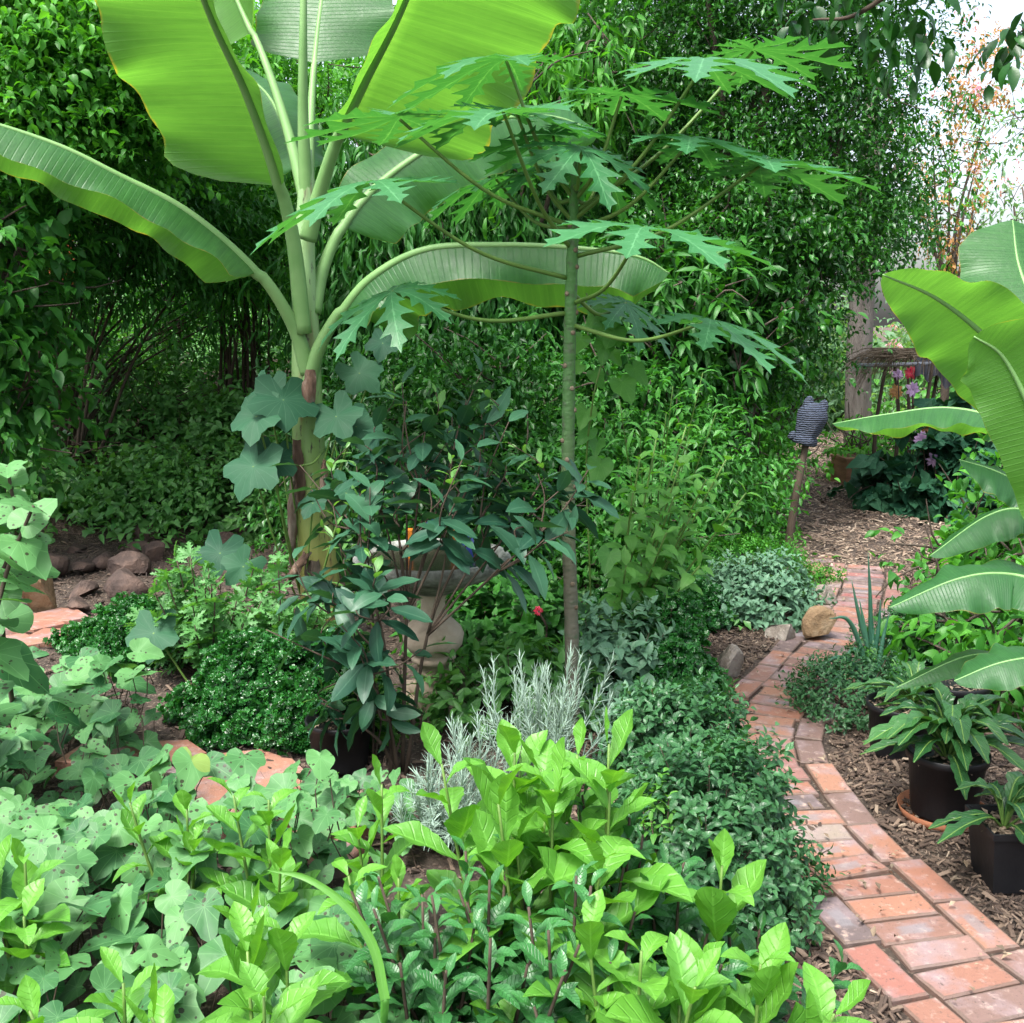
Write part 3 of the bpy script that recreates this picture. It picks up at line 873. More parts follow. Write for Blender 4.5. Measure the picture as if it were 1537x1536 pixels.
mb = MB(); mb.tube(curve([D(438, 712, BD - .02), D(450, 700, BD - .13), D(470, 695, BD - .14), D(487, 675, BD - .05)], 12), .006, 6)
mb.build('vine_tendril', M['stem'], ban, ban)

# left, long hanging leaf
banana_leaf(ban, [D(462, 560, 5.05), D(445, 500, 5.0), D(405, 430, 4.9), D(345, 366, 4.8), D(270, 308, 4.7), D(180, 262, 4.6), D(80, 214, 4.5), D(-60, 172, 4.4), D(-200, 160, 4.3)], .30, (.17, .22), (.05, .0, 1), .7, .8, rng, (.026, .006), wave=.05, bend=.35, label='long arching leaf reaching to the left', ends=(.06, .3))
# big leaf up left, seen from below
banana_leaf(ban, [D(455, 500, 5.0), D(440, 360, 4.93), D(412, 250, 4.8), D(370, 135, 4.6), D(325, 40, 4.4), D(285, -60, 4.2), D(240, -180, 4.0), D(200, -300, 3.9)], .26, (.17, .48), (.25, .9, .35), .75, .05, rng, (.026, .008), wave=.035, bend=.15, label='broad translucent leaf rising to the upper left', ends=(.07, .3))
# leaf behind
banana_leaf(ban, [D(458, 300, 5.1), D(430, 190, 5.2), D(395, 85, 5.3), D(362, 10, 5.4), D(330, -60, 5.5), D(290, -150, 5.6)], .50, (.25, .25), (.3, .8, .5), .1, .1, rng, (.02, .006), wave=.04)
banana_leaf(ban, [D(460, 300, 5.1), D(455, 180, 5.05), D(455, 60, 5.0), D(456, -60, 5.0), D(455, -200, 5.0), D(450, -330, 5.0)], .78, (.2, .2), (0, -1, .2), .5, .5, rng, (.022, .008))
# upright leaf at the top centre, upper face to us
banana_leaf(ban, [D(463, 300, 5.15), D(466, 190, 5.25), D(472, 90, 5.4), D(485, -20, 5.6), D(505, -140, 5.9), D(530, -260, 6.3)], .40, (.33, .36), (.0, -.9, .5), .05, .0, rng, (.018, .007), wave=.04, bend=.2, ends=(.05, .3))
# big leaf up right, seen from below
banana_leaf(ban, [D(462, 360, 5.0), D(480, 290, 4.95), D(508, 205, 4.85), D(548, 120, 4.7), D(590, 40, 4.5), D(630, -50, 4.3), D(680, -160, 4.1), D(730, -280, 4.0)], .29, (.60, .12), (-.25, .9, .3), -.05, 1.0, rng, (.026, .008), wave=.04, bend=.15, label='broad translucent leaf rising to the upper right', ends=(.05, .3))
# mid right leaf, upper face to us
banana_leaf(ban, [D(470, 470, 5.1), D(486, 400, 5.15), D(520, 330, 5.2), D(575, 270, 5.3), D(655, 215, 5.4), D(740, 180, 5.5), D(830, 175, 5.6), D(900, 200, 5.7)], .27, (.20, .26), (.1, -.8, .7), .1, .35, rng, (.024, .006), wave=.06, bend=.4, ends=(.06, .25))
# a leaf behind the bunch, low
banana_leaf(ban, [D(462, 320, 5.2), D(450, 260, 5.5), D(430, 200, 5.8), D(400, 140, 6.1), D(350, 100, 6.4)], .3, (.2, .2), (0, -.8, .6), .2, .3, rng, (.016, .006))
# lowest right leaf, like a roof
banana_leaf(ban, [D(462, 580, 5.05), D(480, 520, 5.0), D(515, 462, 4.95), D(560, 412, 4.9), D(640, 372, 4.85), D(760, 366, 4.8), D(880, 372, 4.75), D(960, 385, 4.7), D(1005, 410, 4.7)], .25, (.34, .18), (0, -.1, 1), .85, .95, rng, (.024, .006), wave=.06, bend=.3, label='horizontal leaf folded like a roof behind the papaya trunk', ends=(.015, .15))

# young banana at the right edge
rng = np.random.default_rng(12)
b2 = thing('banana_plant', 'young banana plant reaching in from the right edge with low leaves', 'banana plant', G(1690, 1230))
mb = MB(); q0 = np.array(b2.location)
top = D(1660, 620, 3.0)
mb.tube(curve([q0 - [0, 0, .05], (q0 + top) / 2, top], 20), [.07, .06, .03], 14)
mb.build('stem', M['bstem'], b2, b2)
j = lambda k: q0 + (top - q0) * k
banana_leaf(b2, [j(.9), D(1620, 640, 2.8), D(1560, 590, 2.7), D(1480, 505, 2.6), D(1405, 447, 2.55), D(1325, 412, 2.5)], .30, (.13, .14), (.2, .75, .6), .1, .05, rng, (.012, .003), wave=.05, bend=.2, label='upper leaf with its tip pointing left', ends=(.1, .5))
banana_leaf(b2, [j(.85), D(1640, 820, 2.5), D(1590, 720, 2.42), D(1545, 610, 2.4), D(1505, 535, 2.4), D(1462, 505, 2.4)], .14, (.12, .10), (.3, .85, .4), .1, .1, rng, (.011, .003), wave=.03, bend=.1, label='yellow green leaf standing nearest at the right edge', ends=(.2, .25))
banana_leaf(b2, [j(.8), D(1570, 680, 2.9), D(1500, 630, 2.95), D(1420, 612, 3.0), D(1330, 622, 3.05), D(1250, 636, 3.1)], .25, (.13, .13), (0, .12, 1), .25, .35, rng, (.010, .003), wave=.04, bend=.3, ends=(.15, .3))
banana_leaf(b2, [j(.95), D(1610, 560, 2.9), D(1560, 470, 3.0), D(1530, 400, 3.1), D(1520, 330, 3.2)], .25, (.16, .16), (0, -.9, .5), .1, .1, rng, (.01, .003), wave=.04, bend=.2)
banana_leaf(b2, [j(.7), D(1600, 770, 2.7), D(1540, 730, 2.7), D(1490, 705, 2.7), D(1440, 690, 2.7)], .3, (.09, .09), (0, -.45, .9), .1, .2, rng, (.006, .002), v=0.0, ends=(.12, .4))
banana_leaf(b2, [j(.65), D(1600, 800, 2.6), D(1540, 765, 2.6), D(1480, 775, 2.62), D(1395, 835, 2.65)], .3, (.09, .08), (0, -.3, .9), .2, .3, rng, (.006, .002), v=0.0, ends=(.12, .4))
banana_leaf(b2, [j(.5), D(1600, 890, 2.5), D(1520, 862, 2.5), D(1440, 868, 2.5), D(1335, 912, 2.52)], .25, (.10, .085), (0, -.45, .8), .15, .2, rng, (.006, .002), v=0.0, ends=(.12, .4), label='dark leaf hanging over the spring onions')
banana_leaf(b2, [j(.4), D(1610, 1000, 2.6), D(1530, 985, 2.6), D(1450, 985, 2.6), D(1345, 1032, 2.62)], .25, (.06, .07), (0, -.3, .9), .2, .3, rng, (.005, .002), v=0.0, ends=(.12, .4))
banana_leaf(b2, [j(.35), D(1640, 990, 2.3), D(1570, 985, 2.3), D(1500, 995, 2.3), D(1432, 1022, 2.32)], .3, (.07, .09), (0, -.4, .85), .1, .2, rng, (.005, .002), v=0.0, ends=(.12, .35), label='leaf tip hanging above the black pot')

# ------------------------------------------------------------------ papaya
rng = np.random.default_rng(21)
PD = 3.85
pb = G(860, 1118)
pap = thing('papaya_tree', 'slender papaya with leaf scarred trunk and star shaped leaves on long stalks', 'papaya tree', pb)
tp_ = curve([pb - [0, 0, .05], D(858, 950, PD), D(853, 780, PD), D(853, 640, PD), D(856, 480, PD), D(860, 350, PD), D(863, 240, PD)], 60)
mb = MB(); rad = np.interp(np.linspace(0, 1, 60), [0, .5, .8, 1], [.029, .024, .021, .013]); rad *= 1 + .05 * np.sin(np.arange(60) * 2.1)
mb.tube(tp_, rad, 14); mb.build('trunk', M['ptrunk'], pap, pap)
mb = MB()
for i, sidx in enumerate(np.linspace(12, 50, 17)):
    c = tp_[int(sidx)]; az = -pi / 2 + rng.uniform(-1.4, 1.4)
    dirr = np.array([cos(az), sin(az), .1]); r0 = rad[int(sidx)]
    mb.tube([c + dirr * (r0 - .004), c + dirr * (r0 + .002), c + dirr * (r0 + .005)], [.010, .009, .006], 8)
mb.build('leaf_scar', M['straw'], pap, pap)['kind'] = 'stuff'
def papaya_leaf(px, py, dist, att, size, yaw, tilt, var=0, v=.5, sag=.06, dist0=PD, label=None):
    """yaw: heading of the main lobe (0 = right, -90 = towards us), tilt: how far that lobe points down (deg)"""
    P = D(px, py, dist); A = D(att[0], att[1], dist0)
    mb = MB()
    y, ti = radians(yaw), radians(tilt)
    d = np.array([cos(y) * cos(ti), sin(y) * cos(ti), -sin(ti)])
    up = np.array([cos(y) * sin(ti), sin(y) * sin(ti), cos(ti)])
    Ms = frames(d[None], up, size)
    mb.inst(T['papaya'][var], Ms, P[None], np.array([v]))
    lf = mb.build('leaf', M['papaya'], pap, pap)
    if label: lf['label'] = label
    ms = MB(); mid = (A + P) / 2 + [0, 0, -sag]
    ms.tube(curve([A, mid, P], 16), [.009, .007, .0055], 7)
    ms.build('leaf_stalk', M['stem'], lf, pap)
for a in [
    (565, 275, 3.55, (852, 418), 1.0, 205, 25, 1, .75), (600, 180, 3.75, (858, 340), .95, 190, 12, 2, .6), (755, 168, 3.45, (856, 372), .95, 215, 18, 0, .7),
    (775, 170, 3.8, (862, 335), .8, 320, 25, 2, .5), (760, 92, 3.8, (862, 300), .95, 200, 12, 1, .55), (933, 145, 3.75, (864, 300), .85, 330, 10, 2, .45),
    (1058, 95, 3.6, (862, 330), .95, 300, 12, 1, .75), (1130, 78, 3.9, (862, 320), .9, 5, 2, 2, .6), (1037, 212, 3.7, (862, 345), .9, 340, 12, 1, .5), (1140, 250, 3.6, (864, 385), .98, 350, 8, 0, .65),
    (968, 342, 3.3, (862, 455), .95, 300, 22, 0, .85), (1066, 482, 3.5, (858, 488), .8, 340, 30, 1, .95), (588, 438, 3.6, (852, 470), .72, 230, 45, 3, .4),
    (872, 225, 3.7, (863, 280), .7, 290, 50, 1, .3), (830, 205, 3.95, (862, 290), .75, 150, 30, 2, .3), (905, 255, 4.0, (862, 300), .7, 20, 30, 3, .3),
    (745, 270, 4.2, (860, 345), .75, 170, 30, 1, .3), (940, 455, 4.1, (858, 440), .65, 330, 50, 3, .5), (810, 250, 4.1, (862, 300), .7, 200, 45, 0, .35)]:
    papaya_leaf(a[0], a[1], a[2], a[3], a[4] * .78, a[5], a[6] * .5, a[7], a[8])

# ------------------------------------------------------------------ bird bath
def lathe(mb, c, prof, n=40, flute=None):
    th = np.linspace(0, 2 * pi, n, endpoint=False)
    V = []
    for i, (r, z) in enumerate(prof):
        rr_ = np.full(n, r)
        if flute and flute[0] <= z <= flute[1]: rr_ = r * (1 + .025 * np.abs(np.sin(th * 7)))
        V.append(np.stack([c[0] + rr_ * np.cos(th), c[1] + rr_ * np.sin(th), np.full(n, c[2] + z)], 1))
    m = len(prof)
    i, j = np.meshgrid(np.arange(m - 1), np.arange(n), indexing='ij')
    q = np.stack([i * n + j, i * n + (j + 1) % n, (i + 1) * n + (j + 1) % n, (i + 1) * n + j], -1).reshape(-1)
    mb.raw(np.vstack(V), q, np.full((m - 1) * n, 4))
M['stone'] = solid('sandstone', [(0.25, (0.26, 0.20, 0.14)), (0.5, (0.55, 0.45, 0.33)), (0.8, (0.70, 0.61, 0.48))], 7, 0.85, 0.5, detail=6)
M['bowlstone'] = solid('lichened_stone', [(0.3, (0.10, 0.10, 0.085)), (0.47, (0.27, 0.28, 0.25)), (0.65, (0.52, 0.54, 0.50))], 16, 0.85, 0.7, detail=6)
bb = G(652, 1062)
bath = thing('bird_bath', 'pale stone bird bath with wide lichened bowl on a fluted pedestal behind blue green shrub', 'bird bath', bb)
mb = MB()
mb.faces([(bb[0] + x, bb[1] + y, z) for z in (-.03, .075) for x, y in ((-.13, -.13), (.13, -.13), (.13, .13), (-.13, .13))], [(4, 5, 6, 7), (0, 1, 5, 4), (1, 2, 6, 5), (2, 3, 7, 6), (3, 0, 4, 7)])
mb.build('plinth', M['stone'], bath, bath, smooth=False)
mb = MB()
lathe(mb, bb, [(.10, .075), (.105, .085), (.105, .10), (.085, .115), (.068, .15), (.066, .18), (.075, .20), (.092, .21), (.092, .225), (.08, .235), (.095, .25), (.118, .28), (.125, .32), (.115, .35), (.09, .375), (.06, .40), (.05, .43), (.05, .47), (.065, .50), (.10, .52)], 42, (.25, .33))
mb.build('pedestal', M['stone'], bath, bath)
mb = MB()
lathe(mb, bb, [(.08, .50), (.17, .545), (.25, .575), (.295, .60), (.318, .625), (.322, .645), (.312, .658), (.292, .658), (.275, .645), (.24, .615), (.16, .60), (.0005, .595)], 56)
mb.build('bowl', M['bowlstone'], bath, bath)
mb = MB(); lathe(mb, bb, [(.27, .644), (.2, .646), (.1, .645), (.0005, .645)], 40)
mb.build('muddy_water', solid('muddy_water', [(0.3, (0.018, 0.015, 0.010)), (0.7, (0.05, 0.042, 0.03))], 9, 0.25, 0.15, spec=.5), bath, bath)
# orange and blue ornaments in the bowl
M['orange'] = solid('orange_paint', [(0.3, (0.75, 0.20, 0.02)), (0.7, (0.85, 0.30, 0.04))], 9, 0.5, 0.1)
M['blue'] = solid('blue_glaze', [(0.3, (0.01, 0.03, 0.35)), (0.7, (0.02, 0.07, 0.55))], 9, 0.3, 0.1, spec=.6)
def box(mb, c, s, rz=0, tl=0):
    R = np.array([(sx * s[0] / 2, sy * s[1] / 2, sz * s[2] / 2) for sz in (-1, 1) for sx, sy in ((-1, -1), (1, -1), (1, 1), (-1, 1))])
    ca, sa = cos(rz), sin(rz)
    X = R[:, 0] * cos(tl) + R[:, 2] * sin(tl); Z = -R[:, 0] * sin(tl) + R[:, 2] * cos(tl)
    V = np.stack([c[0] + X * ca - R[:, 1] * sa, c[1] + X * sa + R[:, 1] * ca, c[2] + Z], 1)
    mb.faces(V, [(3, 2, 1, 0), (4, 5, 6, 7), (0, 1, 5, 4), (1, 2, 6, 5), (2, 3, 7, 6), (3, 0, 4, 7)])
orn = thing('bird_feeder', 'orange and blue painted feeder standing in the bird bath bowl', 'bird feeder', bb + [0, 0, .585])
mb = MB(); z0 = .60
for dx in (-.09, .09): box(mb, bb + [dx, 0, z0 + .075], (.022, .05, .17), 0, .0)
box(mb, bb + [0, 0, z0 - .005], (.22, .14, .02))
box(mb, bb + [0, -.06, z0 + .015], (.16, .015, .03))
mb.build('frame', M['orange'], orn, orn, smooth=False)
mb = MB(); lathe(mb, bb + [.145, .01, z0 - .02], [(.0005, 0), (.03, 0), (.034, .05), (.03, .12), (.022, .14), (.012, .15), (.0005, .152)], 20)
mb.build('bottle', M['blue'], orn, orn)
mb = MB()
for k, (dx, dz) in enumerate(((-.022, .18), (.022, .182), (0, .165), (-.01, .195), (.012, .197))):
    lathe(mb, bb + [dx + .01, -.02, z0 + dz - .01], [(.0005, 0), (.012, .003), (.017, .013), (.012, .024), (.0005, .027)], 12)
mb.build('flower', M['blue'], orn, orn)

# ------------------------------------------------------------------ carved totem on a stake
sb = G(1180, 838)
st = thing('garden_totem', 'dark blue grey knitted figure head stuck on a leaning wooden stake', 'garden ornament', sb)
topp = D(1226, 603, sb[1]); botp = D(1206, 668, sb[1])
mb = MB(); mb.tube(curve([sb - [0, 0, .05], D(1192, 760, sb[1]), D(1210, 665, sb[1])], 20), [.030, .026, .022], 10); mb.build('stake', M['twig'], st, st)
M['knit'] = None
def knit_mat():
    m, t, out = nodes('blue_grey_weave')
    ov = objvec(t, (1, 1, 1))
    w = t.nodes.new('ShaderNodeTexWave'); w.wave_type = 'BANDS'; w.bands_direction = 'Z'; w.inputs['Scale'].default_value = 22; w.inputs['Distortion'].default_value = 3; w.inputs['Detail Scale'].default_value = 3
    t.links.new(ov, w.inputs['Vector'])
    c = ramp(t, w.outputs['Fac'], [(0.1, (0.012, 0.017, 0.032)), (0.9, (0.06, 0.085, 0.14))])
    p = t.nodes.new('ShaderNodeBsdfPrincipled'); t.links.new(c, p.inputs['Base Color']); p.inputs['Roughness'].default_value = .8
    t.links.new(bump(t, w.outputs['Fac'], .9, .01), p.inputs['Normal']); t.links.new(p.outputs[0], out.inputs[0])
    return m
M['knit'] = knit_mat()
ax = nrm(topp - botp); Lh = np.linalg.norm(topp - botp)
mb = MB()
prof = [(0, .001), (.005, .070), (.06, .082), (.14, .080), (.22, .066), (.3, .078), (.45, .085), (.6, .098), (.72, .100), (.82, .086), (.9, .07), (.96, .04), (.98, .001)]
side = nrm(np.cross(ax, [0, 1, 0])); fw = np.cross(side, ax)
n = 22; V = []
th = np.linspace(0, 2 * pi, n, endpoint=False)
for zz, r in prof:
    rq = r * (1 + .10 * np.cos(4 * th + .6) * (zz < .6))
    V.append((botp + ax * Lh * zz)[None] + rq[:, None] * (np.cos(th)[:, None] * side + np.sin(th)[:, None] * fw))
i, jj = np.meshgrid(np.arange(len(prof) - 1), np.arange(n), indexing='ij')
mb.raw(np.vstack(V), np.stack([i * n + jj, i * n + (jj + 1) % n, (i + 1) * n + (jj + 1) % n, (i + 1) * n + jj], -1).reshape(-1), np.full((len(prof) - 1) * n, 4))
mb.build('head', M['knit'], st, st)
for sg in (-1, 1):
    mb = MB(); c0 = botp + ax * Lh * .80 + side * .045 * sg
    mb.tube(np.array([c0, c0 + ax * .05 + side * .006 * sg, c0 + ax * .075 + side * .006 * sg, c0 + ax * .085 + side * .006 * sg]), [.042, .032, .020, .006], 10); mb.build('ear', M['knit'], st, st)
mb = MB(); side = side * (-1 if side[0] > 0 else 1) * -1; c0 = botp + ax * Lh * .16 - side * .075
mb.tube(np.array([c0, c0 - side * .018 - ax * .008, c0 - side * .03 - ax * .03]), [.035, .028, .018], 8); mb.build('beak', M['knit'], st, st)

# ------------------------------------------------------------------ pots
def pot(c, r, h, label, plant=None, square=False, saucer=False, tilt=0.0, seed=0, cat='plant pot', mat=None):
    po = thing('plant_pot', label, cat, c)
    c = np.asarray(c, float)
    mb = MB()
    if square:
        pr = [(r * .78, .0), (r * .97, h * .9), (r * 1.04, h * .9), (r * 1.05, h), (r * .97, h), (r * .9, h * .85), (.001, h * .85)]
        V = []
        for rr_, z in pr:
            for sx, sy in ((-1, -1), (1, -1), (1, 1), (-1, 1)):
                V.append((c[0] + sx * rr_ * .9 + tilt * z, c[1] + sy * rr_ * .9, c[2] + z))
        mb.faces(V, [(k * 4 + i, k * 4 + (i + 1) % 4, k * 4 + 4 + (i + 1) % 4, k * 4 + 4 + i) for k in range(len(pr) - 1) for i in range(4)])
        body = mb.build('pot_body', mat or M['black'], po, po, smooth=False)
    else:
        lathe(mb, c, [(.001, .0), (r * .80, .0), (r * .82, .01), (r * .95, h * .86), (r * 1.02, h * .87), (r * 1.04, h * .985), (r * 1.02, h), (r * .97, h * .99), (r * .94, h * .9), (.001, h * .9)], 48)
        body = mb.build('pot_body', mat or M['black'], po, po)
    mb = MB(); g = np.random.default_rng(seed)
    n = 160; a = g.uniform(0, 6.28, n); q = r * .85 * np.sqrt(g.random(n))
    P = np.stack([c[0] + q * np.cos(a) + tilt * h, c[1] + q * np.sin(a), np.full(n, c[2] + h * .9)], 1)
    put(mb, 'ovate_s', g.normal(size=(n, 3)) * [1, 1, .2], np.array([0, 0, 1.]), .03, P, g.random(n), g)
    mb.build('potting_mix', M['straw'], po, po)
    if saucer:
        mb = MB(); lathe(mb, c + [0, 0, -.012], [(.001, .002), (r * 1.02, .002), (r * 1.12, .03), (r * 1.15, .03), (r * 1.05, -.004), (.001, -.006)], 40)
        mb.build('saucer', M['terra'], po, po)
    return po
p1 = G(1440, 1252) + [0, .13, .0]
pot(p1 + [0, 0, .012], .125, .215, 'round black plastic pot in a terracotta saucer on wood chips', saucer=True, seed=1)
p2 = G(1535, 1350) + [.0, .1, .0]
pot(p2, .10, .19, 'square black pot at the lower right edge of the photo', square=True, seed=2)
p3 = G(1365, 1150) + [0, .12, 0]
pot(p3, .12, .20, 'black pot in shade behind the round saucered pot', seed=3)
pot(G(1455, 1130) + [0, .2, 0], .14, .22, 'rear black pot half hidden under the hanging banana leaf', seed=4)
pot(G(505, 1165) + [0, .1, 0], .12, .18, 'black pot hidden under the parsley beside the shrub stems', seed=5)

def rosette(name, label, c, n, L, rng, mat='dock', rise=.9, cat='leafy plant'):
    o = thing(name, label, cat, c)
    mb, ms = MB(), MB()
    for i in range(n):
        az = i * 2.4 + rng.normal(0, .3)
        el = rng.uniform(.25, 1.35)
        l = L * rng.uniform(.7, 1.1)
        h = np.array([cos(az), sin(az), 0])
        pts = curve([c, c + h * l * .25 * cos(el) + [0, 0, l * .4 * sin(el) * rise + .02], c + h * l * .65 * cos(el) + [0, 0, l * .68 * sin(el) * rise], c + h * l * (cos(el) * .95 + .12) + [0, 0, l * (sin(el) * .75 - .18) * rise]], 16)
        ms.tube(pts, [.004, .003, .0012], 5)
        tg = nrm(np.gradient(pts, axis=0)); S = nrm(np.cross(tg, [0, 0, 1.])); N = np.cross(S, tg)
        tt = np.linspace(0, 1, 16)
        w = l * np.interp(tt, [0, .25, .35, .6, .85, 1], [.012, .02, .05, .085, .07, .01]) * (1 + .18 * np.sin(tt * 34 + i))
        wv = .25 * np.sin(tt * 26 + i)
        V, UV = [], []
        for q in range(16):
            for s_ in (-1, -.5, 0, .5, 1):
                V.append(pts[q] + S[q] * s_ * w[q] + N[q] * abs(s_) * w[q] * (.35 + wv[q] * (1 if s_ > 0 else -1))); UV.append((s_, tt[q]))
        F_ = [(q * 5 + k, q * 5 + k + 1, q * 5 + k + 6, q * 5 + k + 5) for q in range(15) for k in range(4)]
        mb.faces(V, F_, UV, float(np.clip(rng.normal(.5, .25), 0, 1)))
    mb.build('foliage', M[mat], o, o); ms.build('stem', M['stem'], o, o)
    return o
rng = np.random.default_rng(31)
rosette('potted_dock', 'wavy strap leaved plant arching out of the round saucered black pot', p1 + [0, 0, .19], 40, .36, rng)
rosette('potted_dock', 'strap leaved plant in the square black pot at the lower right', p2 + [-.02, 0, .16], 16, .30, rng, rise=.7)
rosette('strap_leaf_herb', 'dark strap leaved herb behind the round saucered pot', p3 + [.05, 0, .17], 20, .26, rng)

# ------------------------------------------------------------------ foreground plants
def herb(base, h, label, rng, stems=4, spread=.12, leaf=.15, name='leafy_herb', mat='herb', key='herb', group='bright green herbs in the near bed', v=(.15, 1), nn=13, a0=1.35, a1=.5, pair=1, lean=(0, 0), stemmat='stem', rad=(.006, .003), cat='herb'):
    b = np.asarray(base, float)
    o = thing(name, label, cat, b, group)
    mb, ms = MB(), MB()
    for i in range(stems):
        az = i * 2.4 + rng.uniform(0, 1)
        r = spread * (0.25 + .75 * rng.random()) if i else spread * .1
        hh = h * rng.uniform(.75, 1.05) if i else h
        tip = b + [cos(az) * r * 1.5 + lean[0], sin(az) * r * 1.5 + lean[1], hh]
        mid = b + [cos(az) * r * 1.0 + lean[0] * .3, sin(az) * r + lean[1] * .3, hh * .5]
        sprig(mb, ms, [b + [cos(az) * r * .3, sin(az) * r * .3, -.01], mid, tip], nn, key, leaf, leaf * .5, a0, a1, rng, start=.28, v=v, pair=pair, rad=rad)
    mb.build('foliage', M[mat], o, o); ms.build('stem', M[stemmat], o, o)
    return o

rng = np.random.default_rng(41)
def at(px, py, z):
    """base on the ground under the plant tip seen at pixel (px, py), tip height z"""
    p = G(px, py, z); return np.array([p[0], p[1], 0.0])
HB = [(395, 1205, .42, 'bright herb left of the terracotta slabs with small top leaves', 3, .12),
      (565, 1180, .48, 'bright herb shoot standing between slabs and silver bush', 2, .13),
      (270, 1215, .36, 'small bright herb among the sweet potato, below the parsley', 3, .10),
      (25, 1290, .42, 'light green herb at the left edge among sweet potato leaves', 3, .12),
      (170, 1480, .40, 'bright herb at the bottom left beside the hole eaten leaf', 3, .12),
      (420, 1410, .44, 'bright herb in the middle of the sweet potato leaves, bottom left', 2, .14),
      (590, 1320, .42, 'bright herb just right of the arching pale blade', 2, .12),
      (380, 1500, .44, 'bright herb at the bottom edge with upright pointed leaves', 4, .15),
      (760, 1130, .62, 'tall bright herb at the left of the central clump over the silver bush', 4, .17),
      (905, 1120, .66, 'tallest bright herb in front of the papaya trunk', 4, .18),
      (820, 1190, .60, 'bright broad leaved herb in the middle of the central clump', 5, .18),
      (1075, 1300, .44, 'single bright upright shoot beside the mint bush', 1, .15),
      (1130, 1450, .36, 'bright herb at the lower right of the bed by the bricks', 3, .15),
      (950, 1430, .44, 'bright herb at the bottom centre with three big pointed leaves', 3, .16),
      (1010, 1510, .34, 'bright herb at the bottom edge right of centre', 2, .14),
      (870, 1525, .30, 'bright herb at the bottom edge below the glossy shrub', 2, .12)]
for (px, py, z, lb, ns, lf) in HB:
    herb(at(px, py, z), z, lb, rng, stems=ns, leaf=lf * 1.22, spread=.07 + .015 * ns, nn=10)

# arching pale blade
bl = thing('strap_leaf_plant', 'single arching pale yellow green blade with white tip among the herbs', 'leaf blade', at(570, 1470, .2))
pts = curve([D(578, 1500, 1.75), D(560, 1420, 1.78), D(520, 1360, 1.8), D(460, 1318, 1.82), D(400, 1306, 1.84)], 24)
tg = nrm(np.gradient(pts, axis=0)); S = nrm(np.cross(tg, [0.2, -1, .3])); N = np.cross(S, tg)
V, UV = [], []
for q in range(24):
    w = .009 * np.interp(q / 23, [0, .3, .8, 1], [1, 1, .6, .05])
    for s_ in (-1, 0, 1): V.append(pts[q] + S[q] * s_ * w + N[q] * abs(s_) * w * .6); UV.append((s_, q / 23))
mb = MB(); mb.faces(V, [(q * 3 + k, q * 3 + k + 1, q * 3 + k + 4, q * 3 + k + 3) for q in range(23) for k in (0, 1)], UV, 1.0)
mb.tube([pts[0], np.array(bl.location) + [0, 0, .0]], [.008, .006], 6)
mb.build('blade', M['tall'], bl, bl)

# sweet potato ground cover
rng = np.random.default_rng(51)
mb, ms = MB(), MB()
def sweet_patch(n, box_, z0, z1, size, mask, v=(0.1, .95)):
    x, y = rng.uniform(box_[0], box_[1], n), rng.uniform(box_[2], box_[3], n)
    k = mask(x, y)
    x, y = x[k], y[k]; n = len(x)
    hh = z0 + (z1 - z0) * (.5 + .5 * np.sin(x * 4.2 + 1) * np.sin(y * 3.7)) * rng.uniform(.35, 1.0, n) + rng.uniform(0, .06, n)
    az = rng.normal(-pi / 2, 1.3, n)
    d = np.stack([np.cos(az), np.sin(az), rng.normal(-.2, .25, n)], 1)
    up = np.array([0, -.4, 1.0]) + rng.normal(0, .28, (n, 3))
    P = np.stack([x, y, hh], 1)
    put(mb, 'sweet', d, up, size * rng.uniform(.6, 1.2, n), P, rng.uniform(v[0], v[1], n), rng)
    for i in range(n):
        b_ = P[i] + [rng.normal(0, .04), rng.normal(0, .04), -min(P[i][2], .16)]
        ms.tube([P[i], (P[i] + b_) / 2 + rng.normal(0, .01, 3), b_], [.0016, .002, .0022], 4, cap=False)
sp = thing('sweet_potato_vines', 'carpet of pale heart shaped sweet potato leaves with insect holes', 'sweet potato', (-.8, 2.4, 0))
def m1(x, y):
    right = np.where(y < 2.2, -.22, np.interp(y, [2.2, 2.7, 3.05, 3.6, 4.2], [-.22, -.45, -1.0, -1.35, -1.75]))
    return x < right + .12 * np.sin(y * 7)
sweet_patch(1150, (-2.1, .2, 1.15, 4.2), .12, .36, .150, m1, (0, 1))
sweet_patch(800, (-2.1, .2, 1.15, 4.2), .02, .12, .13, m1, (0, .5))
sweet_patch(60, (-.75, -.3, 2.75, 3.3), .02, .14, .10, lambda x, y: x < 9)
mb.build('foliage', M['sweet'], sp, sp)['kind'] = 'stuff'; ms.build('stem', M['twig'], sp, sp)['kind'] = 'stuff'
sp['kind'] = 'stuff'

# left edge tall plant with big pale leaves
rng = np.random.default_rng(52)
def big_leaf_stalk(base, pts, label, n, size, key='sweet', mat='sweet', name='broad_leaf_plant', a0=1.5, a1=1.2, droop=.3, stem='twig', r=(.010, .005), v=(.3, .9)):
    o = thing(name, label, 'leafy plant', base)
    mb, ms = MB(), MB()
    sprig(mb, ms, pts, n, key, size, size * .7, a0, a1, rng, start=.2, rad=r, v=v, droop=droop, jit=.5)
    mb.build('foliage', M[mat], o, o); ms.build('stem', M[stem], o, o)
b_ = G(30, 1130)
big_leaf_stalk(b_, [b_, D(0, 900, 3.3), D(25, 800, 3.2), D(10, 700, 3.15)], 'tall stalk with broad pale green leaves at the left edge', 11, .26)
b_ = G(-30, 1200)
big_leaf_stalk(b_, [b_, D(-20, 1000, 3.0), D(10, 860, 3.0), D(50, 760, 2.95)], 'shorter broad leaved stalk low at the left edge above the sweet potato', 10, .26)

